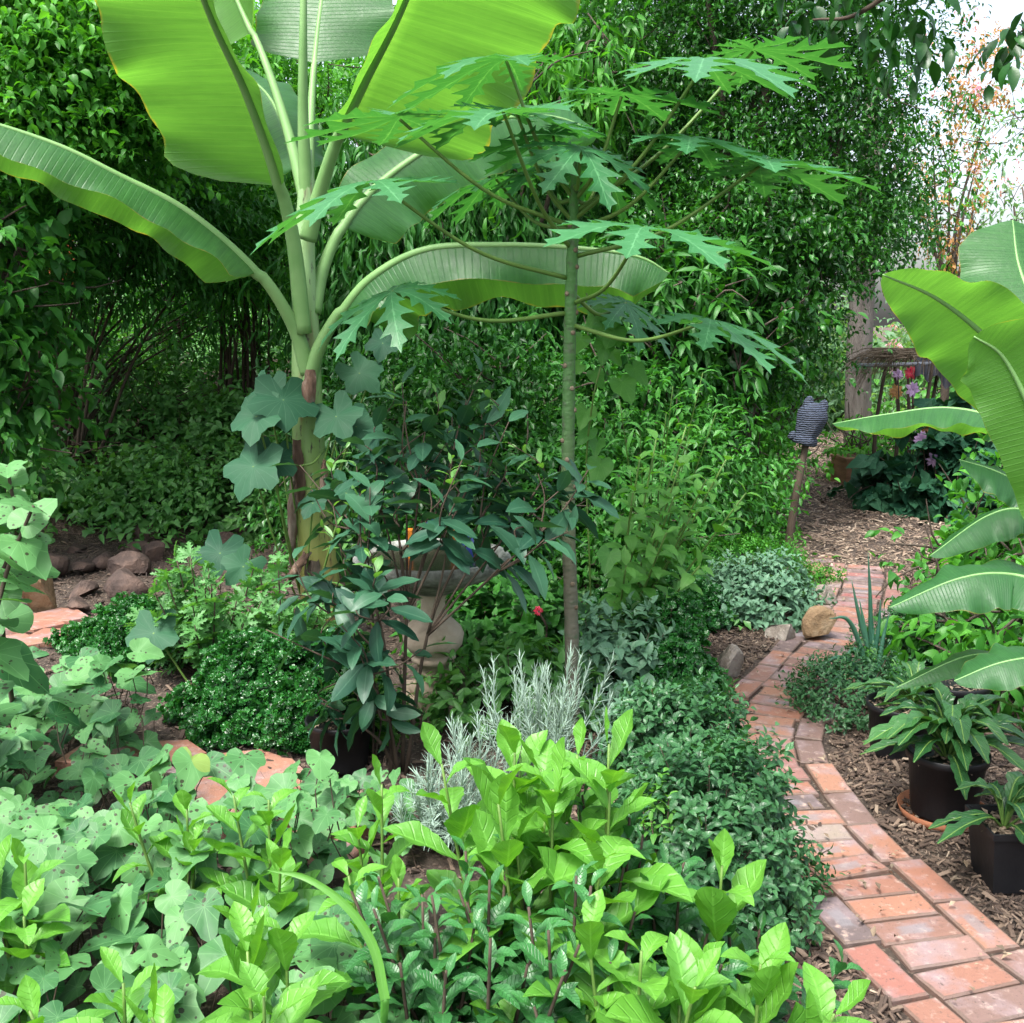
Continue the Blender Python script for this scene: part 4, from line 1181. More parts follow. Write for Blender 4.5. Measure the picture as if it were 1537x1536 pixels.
# glossy dark shrubs
rng = np.random.default_rng(61)
GL = [(930, 1230, .48, 'glossy dark shrub behind the single bright shoot', 9, .17), (720, 1330, .48, 'glossy dark shrub low in front of the central bright clump', 12, .2), (640, 1400, .40, 'glossy dark shrub right of the arching pale blade', 9, .16), (900, 1450, .38, 'glossy dark shrub lowest at the bottom centre', 9, .16),
      (850, 1320, .50, 'glossy dark shrub in the middle of the bottom bed', 10, .16), (1130, 1400, .28, 'glossy leaved shrub at the foot of the mint bush by the bricks', 6, .15), (1010, 1340, .36, 'glossy dark shrub between mint bush and bright herbs', 8, .15)]
for px, py, z, lb, ns, sp_ in GL:
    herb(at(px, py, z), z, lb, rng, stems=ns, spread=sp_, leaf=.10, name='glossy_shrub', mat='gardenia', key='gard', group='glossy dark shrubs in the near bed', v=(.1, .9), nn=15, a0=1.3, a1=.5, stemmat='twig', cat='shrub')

# mound plants: leaves on twigs over a dome
def mound(name, label, cat, c, r, n, key, size, mat, rng, group=None, per=6, L=.07, v=(0, 1), stemmat='twig', stems=26, flat=.5, pairs=False):
    c = np.asarray(c, float); r = np.asarray(r, float)
    o = thing(name, label, cat, c, group)
    q = nrm(rng.normal(size=(n, 3))); q[:, 2] = np.abs(q[:, 2])
    lump = 1 + .10 * np.sin(q[:, 0] * 7 + c[0] * 9) + .10 * np.sin(q[:, 1] * 8 + 2) + .08 * np.sin(q[:, 2] * 9)
    P0 = q * r * (rng.uniform(.55, 1, n) ** .5 * lump)[:, None] + c
    d0 = nrm(q + rng.normal(0, .4, (n, 3)) + [0, 0, .35])
    t = np.tile(np.linspace(0, 1, per), n)
    P = np.repeat(P0, per, 0) + np.repeat(d0, per, 0) * (t * L)[:, None]
    k = np.arange(n * per)
    D0 = np.repeat(d0, per, 0)
    x = nrm(np.cross(D0, [.3, .2, .1])); y = np.cross(D0, x)
    if pairs: az = np.repeat(rng.uniform(0, 6.28, n), per) + (k % per // 2) * pi / 2 + (k % 2) * pi
    else: az = k * 2.4
    rd = np.cos(az)[:, None] * x + np.sin(az)[:, None] * y
    an = np.interp(t, [0, 1], [1.4, .6])
    d = np.cos(an)[:, None] * D0 + np.sin(an)[:, None] * rd + rng.normal(0, .15, (n * per, 3))
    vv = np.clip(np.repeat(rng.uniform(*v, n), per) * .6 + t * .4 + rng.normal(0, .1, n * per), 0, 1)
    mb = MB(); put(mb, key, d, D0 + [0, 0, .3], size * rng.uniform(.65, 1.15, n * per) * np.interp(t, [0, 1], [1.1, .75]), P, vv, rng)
    mb.build('foliage', M[mat], o, o)
    ms = MB()
    for i in rng.choice(n, min(n, stems), replace=False):
        ms.tube(curve([c + [rng.normal(0, .03), rng.normal(0, .03), 0], c * .5 + P0[i] * .5 + [0, 0, -.02], P0[i] + d0[i] * L], 7), [.004, .003, .0015], 5)
    ms.build('stem', M[stemmat], o, o)
    return o
rng = np.random.default_rng(71)
mound('mint_bush', 'dense dark bush of small pointed leaves spilling over the brick path', 'bush', G(1100, 1390) + [-.03, .15, 0], (.27, .30, .40), 900, 'ovate', .042, 'mint', rng, pairs=True, L=.06, stems=60)
mound('mint_bush', 'lower lobe of small leaved bush between the papaya trunk and the bricks', 'bush', G(1040, 1240) + [0, .25, 0], (.26, .3, .33), 650, 'ovate', .045, 'mint', rng, pairs=True, L=.06)
mound('parsley', 'dark curly parsley mound in front of the banana stem', 'parsley', G(390, 1110) + [0, .22, 0], (.36, .30, .30), 1500, 'curly', .05, 'parsley', rng, per=4, L=.04)
mound('parsley', 'curly parsley spilling over the black pot beside the blue green shrub', 'parsley', G(480, 1135) + [0, .25, 0], (.25, .26, .34), 900, 'curly', .05, 'parsley', rng, per=4, L=.04)
mound('parsley', 'low dark parsley left of the geranium by the slabs', 'parsley', G(190, 1000) + [0, .25, 0], (.36, .30, .20), 1100, 'curly', .05, 'parsley', rng, per=4, L=.04)
mound('parsley', 'curly parsley mound left of the jagged grey rock', 'parsley', G(1010, 1080) + [0, .3, 0], (.22, .35, .36), 1100, 'curly', .048, 'parsley', rng, per=4, L=.04)
mound('parsley', 'parsley strip below the catmint along the bricks', 'parsley', G(1000, 950) + [0, .2, 0], (.35, .35, .25), 1000, 'curly', .05, 'parsley', rng, per=4, L=.04)
mound('catmint', 'grey green sage like clump over the rocks at the bend', 'herb', G(1170, 940) + [-.05, .25, 0], (.30, .33, .26), 420, 'ovate', .062, 'sage', rng, pairs=True, L=.09)
mound('catmint', 'grey green clump of soft leaves right of the papaya trunk', 'herb', G(925, 1090) + [.02, .25, 0], (.22, .22, .34), 230, 'ovate', .085, 'sage', rng, pairs=True, L=.10)
mound('catmint', 'grey leaved sprawling herb between papaya trunk and mint bush', 'herb', G(1000, 1165) + [0, .1, 0], (.24, .15, .20), 190, 'ovate', .06, 'sage', rng, pairs=True, L=.08)
mound('thyme_mat', 'fine leaved thyme carpet in front of the wooden stake', 'thyme', G(1080, 890) + [0, .3, 0], (.75, .6, .22), 2600, 'ovate_s', .034, 'bushb', rng, per=5, L=.06, v=(0, .6))
mound('weed_clump', 'fine leaved weeds right of the path below the spring onions', 'weeds', G(1300, 1090) + [.03, .2, 0], (.25, .28, .20), 700, 'ovate_s', .032, 'mint', rng, per=5, L=.06)
mound('weed_clump', 'shaded fine herbs under the dark hanging banana leaf', 'weeds', G(1430, 1020) + [0, .2, 0], (.32, .3, .24), 800, 'ovate_s', .038, 'mint', rng, per=5, L=.07)
mound('shade_herb', 'broad leaved herb low behind the bird bath pedestal', 'herb', G(760, 1010) + [0, .3, 0], (.45, .35, .30), 300, 'heart', .10, 'bush', rng, per=4, L=.1, v=(0, .8))
mound('shade_herb', 'dark green leaves at the foot of the papaya trunk', 'herb', G(780, 1090) + [0, .1, 0], (.35, .25, .22), 260, 'ovate', .09, 'under', rng, per=4, L=.1)
mound('yellow_sprig', 'yellowish sprig growing out of the mint bush', 'herb', G(1000, 1250, .25) * [1, 1, 0], (.07, .07, .36), 50, 'ovate', .04, 'tall', rng, L=.05, v=(.6, 1))

# scented geranium
rng = np.random.default_rng(81)
def geranium(c, label, n, h, spread):
    o = thing('scented_geranium', label, 'geranium', c)
    mb, ms = MB(), MB()
    for i in range(n):
        az = rng.uniform(0, 6.28); r = spread * rng.random() ** .5
        tip = c + [cos(az) * r, sin(az) * r * .8, h * rng.uniform(.45, 1) * (1 - .35 * (r / spread) ** 2)]
        sprig(mb, ms, [c + [cos(az) * .04, sin(az) * .04, 0], c * .4 + tip * .6 + [0, 0, -.06], tip], 9, 'geran', .17, .12, 1.4, .5, rng, start=.35, rad=(.005, .003), v=(.1, 1), jit=.5)
    mb.build('foliage', M['geranium'], o, o); ms.build('stem', M['twig'], o, o)
geranium(G(300, 1030) + [0, .15, 0], 'feathery light green geranium above the parsley', 30, .62, .34)
geranium(G(420, 1020) + [0, .1, 0], 'feathery geranium against the foot of the banana stem', 18, .58, .24)
geranium(G(440, 880) + [0, .2, 0], 'small geranium behind the banana stem by the rocks', 7, .42, .18)

# blue green shrub in front of the bird bath
rng = np.random.default_rng(91)
ec = G(600, 1165)
eu = thing('blue_green_shrub', 'open shrub with dark blue green oval leaves in front of the bird bath', 'shrub', ec)
mb, mn, ms = MB(), MB(), MB()
tips = [(640, 640, 3.7), (560, 690, 3.8), (500, 720, 3.9), (700, 600, 3.8), (740, 640, 3.7), (760, 700, 3.6), (820, 715, 3.6), (880, 722, 3.55), (690, 740, 3.5), (600, 760, 3.6), (530, 790, 3.6), (800, 790, 3.5), (560, 880, 3.4), (500, 890, 3.5), (480, 960, 3.5), (540, 980, 3.4), (520, 840, 3.7), (610, 680, 4.0), (680, 690, 4.0), (560, 1050, 3.4), (500, 1060, 3.5), (740, 780, 3.8), (580, 620, 3.9)]
stems_ = []
for i, (px, py, dd) in enumerate(tips):
    tip = D(px, py, dd)
    b0 = ec + [rng.normal(0, .05), rng.normal(0, .05), 0]
    hub = ec * (1 - .5) + tip * .5; hub[0] = ec[0] * .7 + tip[0] * .3
    end = tip * .75 + hub * .25
    if i % 5 == 0:
        cc_ = curve([b0, hub, end], 12); stems_.append(cc_)
        ms.tube(cc_, [.009, .006, .003], 6)
    else:
        st_ = min(stems_, key=lambda q: np.linalg.norm(q[7] - end))
        ms.tube(curve([st_[5], st_[6] * .4 + end * .6 + [0, 0, -.03], end], 10), [.005, .004, .003], 6)
    for k in range(3):
        f0 = (hub * .35 + tip * .65) if k else hub * .15 + tip * .85
        t2 = tip + rng.normal(0, .09, 3) * (k > 0)
        sprig(mb, ms, [f0, (f0 + t2) / 2 + rng.normal(0, .02, 3), t2], 6, 'ellip', .155, .11, 1.3, .7, rng, start=.05, rad=(.004, .002), v=(.0, .9), jit=.5, droop=.35, phi=pi)
    if i % 2 == 0:
        sprig(mn, ms, [tip, tip + [rng.normal(0, .03), 0, .05], tip + [rng.normal(0, .05), -.02, .12]], 6, 'ellip', .07, .035, 1.1, .5, rng, start=.3, rad=(.003, .0015), v=(.2, 1), droop=0)
mb.build('foliage', M['euc'], eu, eu); mn.build('young_foliage', M['euc_new'], eu, eu); ms.build('stem', M['twig'], eu, eu)
# young suckers beside it
rng = np.random.default_rng(92)
sk = thing('blue_green_sapling', 'thin saplings with small oval leaves between parsley and bird bath', 'sapling', G(545, 1150))
mb, ms = MB(), MB()
for px, py, bx in ((500, 760, 540), (520, 930, 550), (600, 1000, 590), (560, 1000, 560), (535, 700, 560), (575, 1080, 575)):
    b0 = G(bx, 1150); tip = D(px, py, 3.75)
    sprig(mb, ms, [b0, b0 * .5 + tip * .5 + [.03, 0, 0], tip], 22, 'ellip', .075, .05, 1.3, .8, rng, start=.25, rad=(.005, .002), v=(.1, 1), jit=.5, droop=.1)
mb.build('foliage', M['euc_new'], sk, sk); ms.build('stem', M['twig'], sk, sk)

# silver curry plant
rng = np.random.default_rng(101)
def silver(c, label, tipsp, n=30):
    o = thing('silver_bush', label, 'silver herb', c)
    mb, ms = MB(), MB()
    for px, py, dd in tipsp:
        for k in range(6):
            tip = D(px + rng.normal(0, 22), py + abs(rng.normal(0, 20)), dd + rng.normal(0, .08))
            b0 = c + rng.normal(0, .03, 3) * [1, 1, 0]
            sprig(mb, ms, [b0, b0 * .45 + tip * .55 + rng.normal(0, .02, 3) * [1, 1, 0] + [(tip[0] - c[0]) * .15, 0, 0], tip], n * 2, 'needle', .05, .035, 1.1, .45, rng, start=.25, rad=(.003, .0018), v=(.1, 1), jit=.3)
    mb.build('foliage', M['silver'], o, o); ms.build('stem', M['silver'], o, o)
silver(G(665, 1270), 'silvery needle leaved bush between bird bath and bright herbs', [(640, 1120, 3.0), (690, 1070, 3.1), (640, 1200, 2.9), (700, 1150, 3.0), (740, 1120, 3.1), (620, 1170, 3.0), (680, 1220, 2.85), (730, 1180, 3.0)])
silver(G(810, 1190), 'taller silvery needle leaved bush touching the papaya trunk', [(770, 980, 3.4), (850, 970, 3.45), (800, 1030, 3.4), (860, 1040, 3.4), (760, 1070, 3.3), (830, 1080, 3.3), (820, 1000, 3.5)])

# tall yellow green herb right of the papaya
rng = np.random.default_rng(111)
th_ = thing('tall_square_stem_herb', 'tall yellow green herb leaning right of the papaya trunk', 'herb', G(900, 985))
mb, ms = MB(), MB()
c0 = np.array(th_.location)
for px, py, dd in ((950, 740, 4.4), (1020, 700, 4.5), (1060, 720, 4.6), (1090, 690, 4.6), (1000, 800, 4.3), (1050, 850, 4.3), (960, 690, 4.7), (1120, 740, 4.7), (1010, 750, 4.5), (940, 850, 4.3), (1040, 770, 4.5), (985, 660, 4.8), (1030, 640, 4.9)):
    tip = D(px, py, dd)
    sprig(mb, ms, [c0 + rng.normal(0, .04, 3) * [1, 1, 0], c0 * .5 + tip * .5 + [.02, 0, -.04], tip], 9, 'tall', .12, .085, 1.4, .8, rng, start=.45, pair=2, rad=(.008, .004), v=(0, 1), jit=.35, droop=.15)
mb.build('foliage', M['tall'], th_, th_); ms.build('stem', M['stem'], th_, th_)
# long leaved herb behind it
rng = np.random.default_rng(112)
wh = thing('willow_leaf_herb', 'upright herb with long narrow leaves behind the papaya trunk', 'herb', G(985, 905))
mb, ms = MB(), MB()
c0 = np.array(wh.location)
for px, py in ((1055, 560), (1000, 620), (1075, 620), (960, 640), (1035, 660), (930, 600), (1010, 580), (980, 690)):
    tip = D(px, py, 5.2)
    sprig(mb, ms, [c0, c0 * .5 + tip * .5 + [-.02, 0, 0], tip], 13, 'long', .16, .11, 1.2, .6, rng, start=.3, rad=(.006, .002), v=(.3, 1))
mb.build('foliage', M['bush'], wh, wh); ms.build('stem', M['stem'], wh, wh)

# vine leaves round the banana stem and on the papaya
rng = np.random.default_rng(121)
vn = thing('pumpkin_vine', 'vine with large rounded dark leaves twining behind the banana stem', 'vine', G(455, 975) + [0, .2, 0])
mb, ms = MB(), MB()
c0 = np.array(vn.location)
for px, py, dd, s_ in ((385, 625, 4.85, .27), (425, 600, 4.9, .26), (400, 590, 5.1, .25), (505, 625, 4.95, .25), (535, 640, 5.0, .24), (380, 700, 4.8, .28), (410, 690, 4.9, .22), (230, 950, 4.4, .24), (470, 755, 4.9, .16), (540, 560, 5.2, .22), (575, 515, 5.3, .20), (330, 830, 4.9, .22), (365, 850, 4.8, .20), (520, 740, 4.7, .22)):
    P = D(px, py, dd)
    put(mb, 'pump', np.array([[rng.normal(0, .5), -.7, -.5]]), np.array([[rng.normal(0, .3), -.5, .8]]), s_ * .82, P[None], np.array([rng.random()]), rng)
    ms.tube(curve([c0 + [0, 0, .02], D(px * .5 + 225, max(py + 120, 700), dd + .1), P], 12), .005, 6)
mb.build('foliage', M['vine'], vn, vn); ms.build('stem', M['stem'], vn, vn)
vp = thing('climbing_vine', 'thin vine with angular bright leaves climbing behind the papaya trunk', 'vine', G(890, 1020))
mb, ms = MB(), MB()
c0 = np.array(vp.location)
main = curve([c0, D(885, 850, 4.3), D(880, 700, 4.3), D(890, 600, 4.2), D(905, 520, 4.2), D(880, 440, 4.2)], 40)
ms.tube(main, .004, 6)
n = 17; ii = rng.integers(8, 40, n)
P = main[ii] + rng.normal(0, .06, (n, 3)) * [1, .6, .5]
put(mb, 'sweet', np.stack([rng.normal(0, .6, n), np.full(n, -.6), np.full(n, -.7)], 1), np.array([0, -.7, .6]), .13 * rng.uniform(.8, 1.3, n), P, rng.uniform(0, .8, n), rng)
mb.build('foliage', M['tall'], vp, vp); ms.build('stem', M['stem'], vp, vp)

# spring onions
rng = np.random.default_rng(131)
on = thing('spring_onions', 'clump of tubular blue green spring onions beside the brick path', 'spring onions', G(1310, 1035))
mb = MB(); c0 = np.array(on.location)
for px, py, sg in ((1303, 830, 0), (1278, 870, 0), (1290, 900, 0), (1322, 900, 0), (1335, 920, 0), (1245, 928, 1), (1215, 1020, 1), (1225, 1060, 1), (1285, 960, 0), (1310, 930, 0), (1260, 1000, 1), (1338, 960, 0)):
    tip = D(px, py, c0[1] - .15 * sg)
    mid = c0 * .45 + tip * .55 + ([0, 0, .12] if sg else [0, 0, .02])
    mb.tube(curve([c0 + rng.normal(0, .02, 3) * [1, 1, 0], mid, tip], 16), [.009, .011, .010, .006, .001], 8, a=rng.random())
mb.build('foliage', M['onion'], on, on)

# ------------------------------------------------------------------ right hand bed beyond the path
rng = np.random.default_rng(141)
def shrub(name, label, cat, base, ells, key, n, size, mat, rng, group=None, trunk=.05, barkm='bark', stems=None, per=7, L=.28, droop=.25, shell=.4, v=(0, 1), clump=.28, nclump=12, limbs=8, lr=.4):
    """a tree or shrub: foliage, and a trunk (or several stems) with limbs that run out to the clumps"""
    o = thing(name, label, cat, base, group)
    base = np.asarray(base, float)
    mb = MB(); cs = crown(mb, ells, key, n, size, rng, per, L, droop, shell, v, clump, nclump)
    mb.build('crown' if 'tree' in name else 'foliage', M[mat], o, o)
    ms = MB()
    ctr = np.mean([e[0] for e in ells], 0)
    if stems:
        for i in range(stems):
            az = rng.uniform(0, 6.28)
            t_ = cs[rng.integers(len(cs))]
            b0 = base + np.array([cos(az), sin(az), 0]) * rng.uniform(.02, .30)
            m_ = b0 * .45 + t_ * .55; m_[:2] = b0[:2] * .7 + t_[:2] * .3
            ms.tube(curve([b0 - [0, 0, .05], m_ + rng.normal(0, .05, 3), t_], 12), [trunk, trunk * .7, trunk * .25], 6)
    else:
        forkp = base * .45 + ctr * .55; forkp[:2] = base[:2] * .75 + ctr[:2] * .25
        ms.tube(curve([base - [0, 0, .1], base * .5 + forkp * .5 + rng.normal(0, .04, 3), forkp], 12), [trunk * 1.15, trunk, trunk * .8], 10)
        for i in range(min(limbs, len(cs))):
            t_ = cs[i * len(cs) // limbs]
            ms.tube(curve([forkp - [0, 0, .05], forkp * .5 + t_ * .5 + rng.normal(0, .1, 3), t_], 10), [trunk * .6, trunk * lr, trunk * .1], 6)
    for i in range(min(70, 5 * len(cs))):
        t_ = cs[rng.integers(len(cs))]
        dd = nrm(rng.normal(size=3) + [0, 0, .2]) * rng.uniform(.2, .55)
        ms.tube(curve([t_, t_ + dd * .5 + rng.normal(0, .03, 3), t_ + dd], 6), [.008, .006, .003], 4, cap=False)
    ms.build('trunk', M[barkm], o, o)
    return o
def gz(p):
    p = np.array(p, float); p[2] = H(p[0], p[1]); return p
def at_(px, dist):
    p = D(px, 768, dist); return gz(p)

shrub('leafy_shrub', 'green shrub under the dark banana leaf at the right edge', 'shrub', at_(1500, 4.2), [(D(1530, 960, 4.2), (.33, .4, .25))], 'ovate', 120, .10, 'bushb', rng, trunk=.012, stems=8, L=.2, v=(0, .7))
shrub('leafy_shrub', 'light green shrub left of the hanging banana leaves beyond the onions', 'shrub', at_(1440, 5.6), [(D(1490, 850, 5.6), (.28, .4, .25)), (D(1530, 790, 5.4), (.32, .4, .4))], 'ovate', 240, .08, 'bushb', rng, trunk=.012, stems=8, L=.2)
shrub('leafy_shrub', 'blue grey leaved shrub below the palm frond trellis', 'shrub', at_(1370, 8.8), [(D(1385, 740, 8.8), (.42, .5, .22)), (D(1470, 700, 8.6), (.5, .5, .4))], 'heart', 180, .22, 'vine', rng, trunk=.015, stems=8, L=.25)
shrub('leafy_shrub', 'bright leafy bush behind the wooden planter box', 'shrub', at_(1320, 10.8), [(D(1290, 672, 10.6), (.28, .4, .16)), (D(1370, 665, 10.8), (.5, .5, .25))], 'ovate', 200, .09, 'bushb', rng, trunk=.015, stems=8, v=(.4, 1))
shrub('leafy_shrub', 'weedy light green shrub left of the leaning stake', 'shrub', at_(1160, 8.0), [(D(1130, 700, 8.0), (.32, .6, .5)), (D(1110, 780, 7.6), (.36, .4, .3)), (D(1165, 610, 8.6), (.18, .4, .5))], 'ovate', 800, .06, 'bushb', rng, trunk=.01, stems=10, L=.22)
shrub('leafy_shrub', 'sprawling weeds at the foot of the hanging basket', 'shrub', at_(1060, 7.3), [(D(1040, 800, 7.3), (.5, .5, .3))], 'ovate_s', 330, .07, 'bush', rng, trunk=.01, stems=8, L=.2)
rng = np.random.default_rng(142)
hgr = thing('leafy_groundcover', 'low mixed green plants along the right edge behind the pots', 'ground cover', G(1500, 1060))
mb = MB()
for c, r, k in ((G(1510, 1050) + [.05, .3, .1], (.35, .5, .25), 200), (G(1560, 930) + [.2, .3, .2], (.5, .8, .3), 260), (G(1490, 890) + [.1, .2, .05], (.2, .5, .2), 100)):
    crown(mb, [(c, r)], 'ovate', k, .075, rng, L=.15, droop=0)
mb.build('foliage', M['bush'], hgr, hgr); hgr['kind'] = 'stuff'

# planter box, trellis with dried fronds, trunk, basket
pl = G(1280, 732)
po = thing('planter_box', 'small reddish wooden planter at the turn of the far path', 'planter', pl)
mb = MB(); box(mb, pl + [.05, .2, .13], (.28, .36, .30), .12); mb.build('box', M['wood'], po, po, smooth=False)
for dz in (.02, .265):
    mb = MB(); box(mb, pl + [.05, .2, dz], (.30, .38, .025), .12)
    mb.build('batten', M['wood'], po, po, smooth=False)
rng = np.random.default_rng(151)
tr = thing('shade_trellis', 'stick trellis roofed with black plastic and drooping dry palm fronds', 'trellis', at_(1370, 9.6))
for px, p2, dd in ((1312, 1330, 9.3), (1335, 1342, 9.8), (1362, 1362, 10.2), (1395, 1410, 9.3), (1425, 1440, 9.9), (1450, 1455, 10.2), (1372, 1400, 9.1)):
    a, b = at_(px, dd), D(p2, 545, dd)
    ms = MB(); ms.tube(curve([a - [0, 0, .1], (a + b) / 2 + rng.normal(0, .03, 3), b], 8), [.022, .018, .014], 7); ms.build('post', M['twig'], tr, tr)
for py, xa, xb in ((538, 1287, 1440), (549, 1285, 1440)):
    ms = MB(); ms.tube([D(xa, py, 9.2 + (549 - py) * .06), D(xb, py - 4, 9.3 + (549 - py) * .06)], .018, 8); ms.build('pipe', M['metal'], tr, tr)
mb = MB(); n, k = 26, 12; V = []
for i in range(n):
    for j2 in range(k):
        u, w_ = i / (n - 1), j2 / (k - 1)
        c = D(1375 + 85 * u, 530, 9.1 + 1.3 * w_)
        V.append(c + [0, 0, .02 + .10 * sin(u * 7) * .4 + .04 * sin(u * 19 + w_ * 8) - .35 * max(0, .25 - w_) * 3 + rng.normal(0, .008)])
mb.faces(V, [(i * k + j2, i * k + j2 + 1, (i + 1) * k + j2 + 1, (i + 1) * k + j2) for i in range(n - 1) for j2 in range(k - 1)])
mb.build('plastic_sheet', M['tarp'], tr, tr)
mb = MB()
for i in range(420):
    u = rng.random(); a = D(1330 + 110 * u, 523 + 14 * rng.random(), 9.0 + rng.uniform(0, 1.0))
    l = rng.uniform(.15, .45); dx = rng.normal(-.35 if u < .5 else .1, .35)
    mb.tube(curve([a, a + [dx * l, rng.normal(0, .05), -.02], a + [dx * l * 1.6, rng.normal(0, .08), -l * .7]], 6), [.006, .004, .001], 3, a=rng.random(), cap=False)
mb.build('dry_frond', M['straw'], tr, tr)['kind'] = 'stuff'

def flower(px, py, dd, s_, mat, label, cat='flower', name='garden_flower'):
    p = D(px, py, dd); o = thing(name, label, cat, p)
    n = 14; az = np.linspace(0, 6.28, n, endpoint=False)
    g = np.random.default_rng(int(px))
    d = np.stack([np.cos(az), -.25 + 0 * az, np.sin(az)], 1) + g.normal(0, .2, (n, 3))
    mb = MB(); put(mb, 'ovate', d, np.array([0, -1., .2]), s_, np.repeat(p[None], n, 0), g.random(n), g); mb.build('petals', M[mat], o, o)
    ms = MB(); b = p * [1, 1, 0]; b[2] = H(p[0], p[1]); ms.tube(curve([p, (p + b) / 2 + [.04, 0, .05], b], 8), .006, 5); ms.build('stem', M['twig'], o, o)
flower(1368, 560, 9.2, 0.066, 'red', 'red bract flower hanging under the dry palm fronds')
flower(1348, 562, 9.0, 0.054, 'purple', 'small purple flower left of the red bract')
flower(1370, 585, 8.9, 0.072, 'purple', 'largest mauve flower head under the trellis')
flower(1384, 660, 8.6, 0.078, 'purple', 'mauve grey leaf rosette low on the trellis', 'ornamental plant')
flower(1400, 690, 8.5, 0.066, 'purple', 'lowest mauve rosette above the blue grey shrub', 'ornamental plant')
flower(1345, 588, 9.1, 0.072, 'rust', 'rusty orange leaf cluster left of the mauve flower', 'dry leaves')
flower(1390, 640, 8.7, 0.072, 'rust', 'rusty leaf cluster between two mauve rosettes', 'dry leaves')
flower(808, 917, 4.6, .025, 'red', 'tiny crimson flower left of the papaya trunk')

# hanging basket
hb = D(1092, 722, 7.6)
ba = thing('coir_basket', 'brown coir lined wire basket under the dark tree', 'hanging basket', hb)
mb = MB(); lathe(mb, hb, [(.001, -.16), (.09, -.155), (.15, -.11), (.18, -.04), (.19, .02), (.17, .02), (.15, -.02), (.001, -.03)], 36)
mb.build('coir_liner', solid('coir', [(0.3, (0.05, 0.028, 0.02)), (0.7, (0.17, 0.10, 0.075))], 22, .95, 1.0, bd=.03), ba, ba)
mb = MB(); th = np.linspace(0, 2 * pi, 33)
for r_, z_ in ((.195, .02), (.187, -.04), (.155, -.11)): mb.tube(np.stack([hb[0] + r_ * np.cos(th), hb[1] + r_ * np.sin(th), np.full(33, hb[2] + z_)], 1), .004, 5, cap=False)
for k in range(12):
    a = k * pi / 6; mb.tube(curve([hb + [.195 * cos(a), .195 * sin(a), .02], hb + [.187 * cos(a), .187 * sin(a), -.04], hb + [.155 * cos(a), .155 * sin(a), -.11], hb + [.08 * cos(a), .08 * sin(a), -.162]], 8), .0035, 5)
for k in range(3):
    a = k * 2.09 + .3; mb.tube([hb + [.195 * cos(a), .195 * sin(a), .02], hb + [0, 0, .75]], .003, 4)
mb.build('wire_frame', M['black'], ba, ba)
mb = MB(); crown(mb, [(hb + [0, 0, .08], (.16, .16, .1))], 'ovate_s', 70, .05, rng, L=.12); mb.build('foliage', M['under'], ba, ba)

# grey tree trunk behind the trellis, with its thin crown
rng = np.random.default_rng(161)
gt = thing('gum_tree', 'straight grey barked trunk behind the palm frond trellis', 'tree', at_(1290, 11.2))
mb = MB(); g0 = np.array(gt.location)
mb.tube(curve([g0 - [0, 0, .1], D(1288, 600, 11.2), D(1292, 480, 11.2), D(1305, 260, 11.3), D(1310, 60, 11.5)], 40), [.17, .135, .13, .11, .06], 16)
mb.build('trunk', M['greybark'], gt, gt)
for (q, e) in (((1305, 300), (1370, 200)), ((1300, 330), (1240, 240)), ((1303, 260), (1340, 180))):
    ms = MB(); ms.tube(curve([D(*q, 11.25), D((q[0] + e[0]) / 2, (q[1] + e[1]) / 2 + 15, 11.2), D(*e, 11)], 10), [.05, .035, .012], 7); ms.build('limb', M['greybark'], gt, gt)
mb = MB(); crown(mb, [(D(1340, 330, 11.2), (.35, .6, .3)), (D(1270, 260, 11.2), (.5, .7, .7))], 'ovate_s', 240, .09, rng); mb.build('crown', M['dark'], gt, gt)

# ------------------------------------------------------------------ background trees and shrubs
rng = np.random.default_rng(171)
# big dark tree behind the papaya
shrub('fig_tree', 'large dense dark green tree with small glossy leaves behind the papaya', 'tree', at_(1060, 8.6),
      [(D(1150, 180, 8.6), (1.15, 1.0, 1.0)), (D(980, 90, 8.8), (1.1, 1.0, .9)), (D(1150, 360, 8.2), (.75, .9, .65)), (D(1010, 330, 8.5), (.95, .9, .9)), (D(1260, 240, 8.6), (.5, .7, .9)), (D(1090, 510, 8.2), (.75, .7, .5)), (D(1150, -40, 8.7), (1.1, 1.0, .6)), (D(1275, 350, 8.3), (.42, .5, .35))],
      'ovate_s', 17000, .054, 'dark', rng, trunk=.11, L=.24, droop=.08, per=7, nclump=16, shell=.45, limbs=22)
rng = np.random.default_rng(172)
shrub('leaning_tree', 'small tree with leaning bare stems above the coir basket', 'tree', at_(1045, 8.0), [(D(1130, 500, 7.6), (.5, .5, .35)), (D(1060, 460, 7.8), (.5, .5, .4)), (D(1200, 380, 7.9), (.3, .4, .35))], 'ovate', 620, .085, 'dark', rng, trunk=.035, stems=9, L=.2)
# fine leaved light tree, top centre
shrub('lancewood_tree', 'light green tree with drooping fans of narrow leaves above the papaya', 'tree', at_(770, 8.2), [(D(770, 130, 7.8), (.55, .5, .55)), (D(700, 60, 8.2), (.7, .5, .5)), (D(880, 90, 8.0), (.4, .4, .5))], 'long', 420, .17, 'bushb', rng, trunk=.05, L=.22, droop=.5)
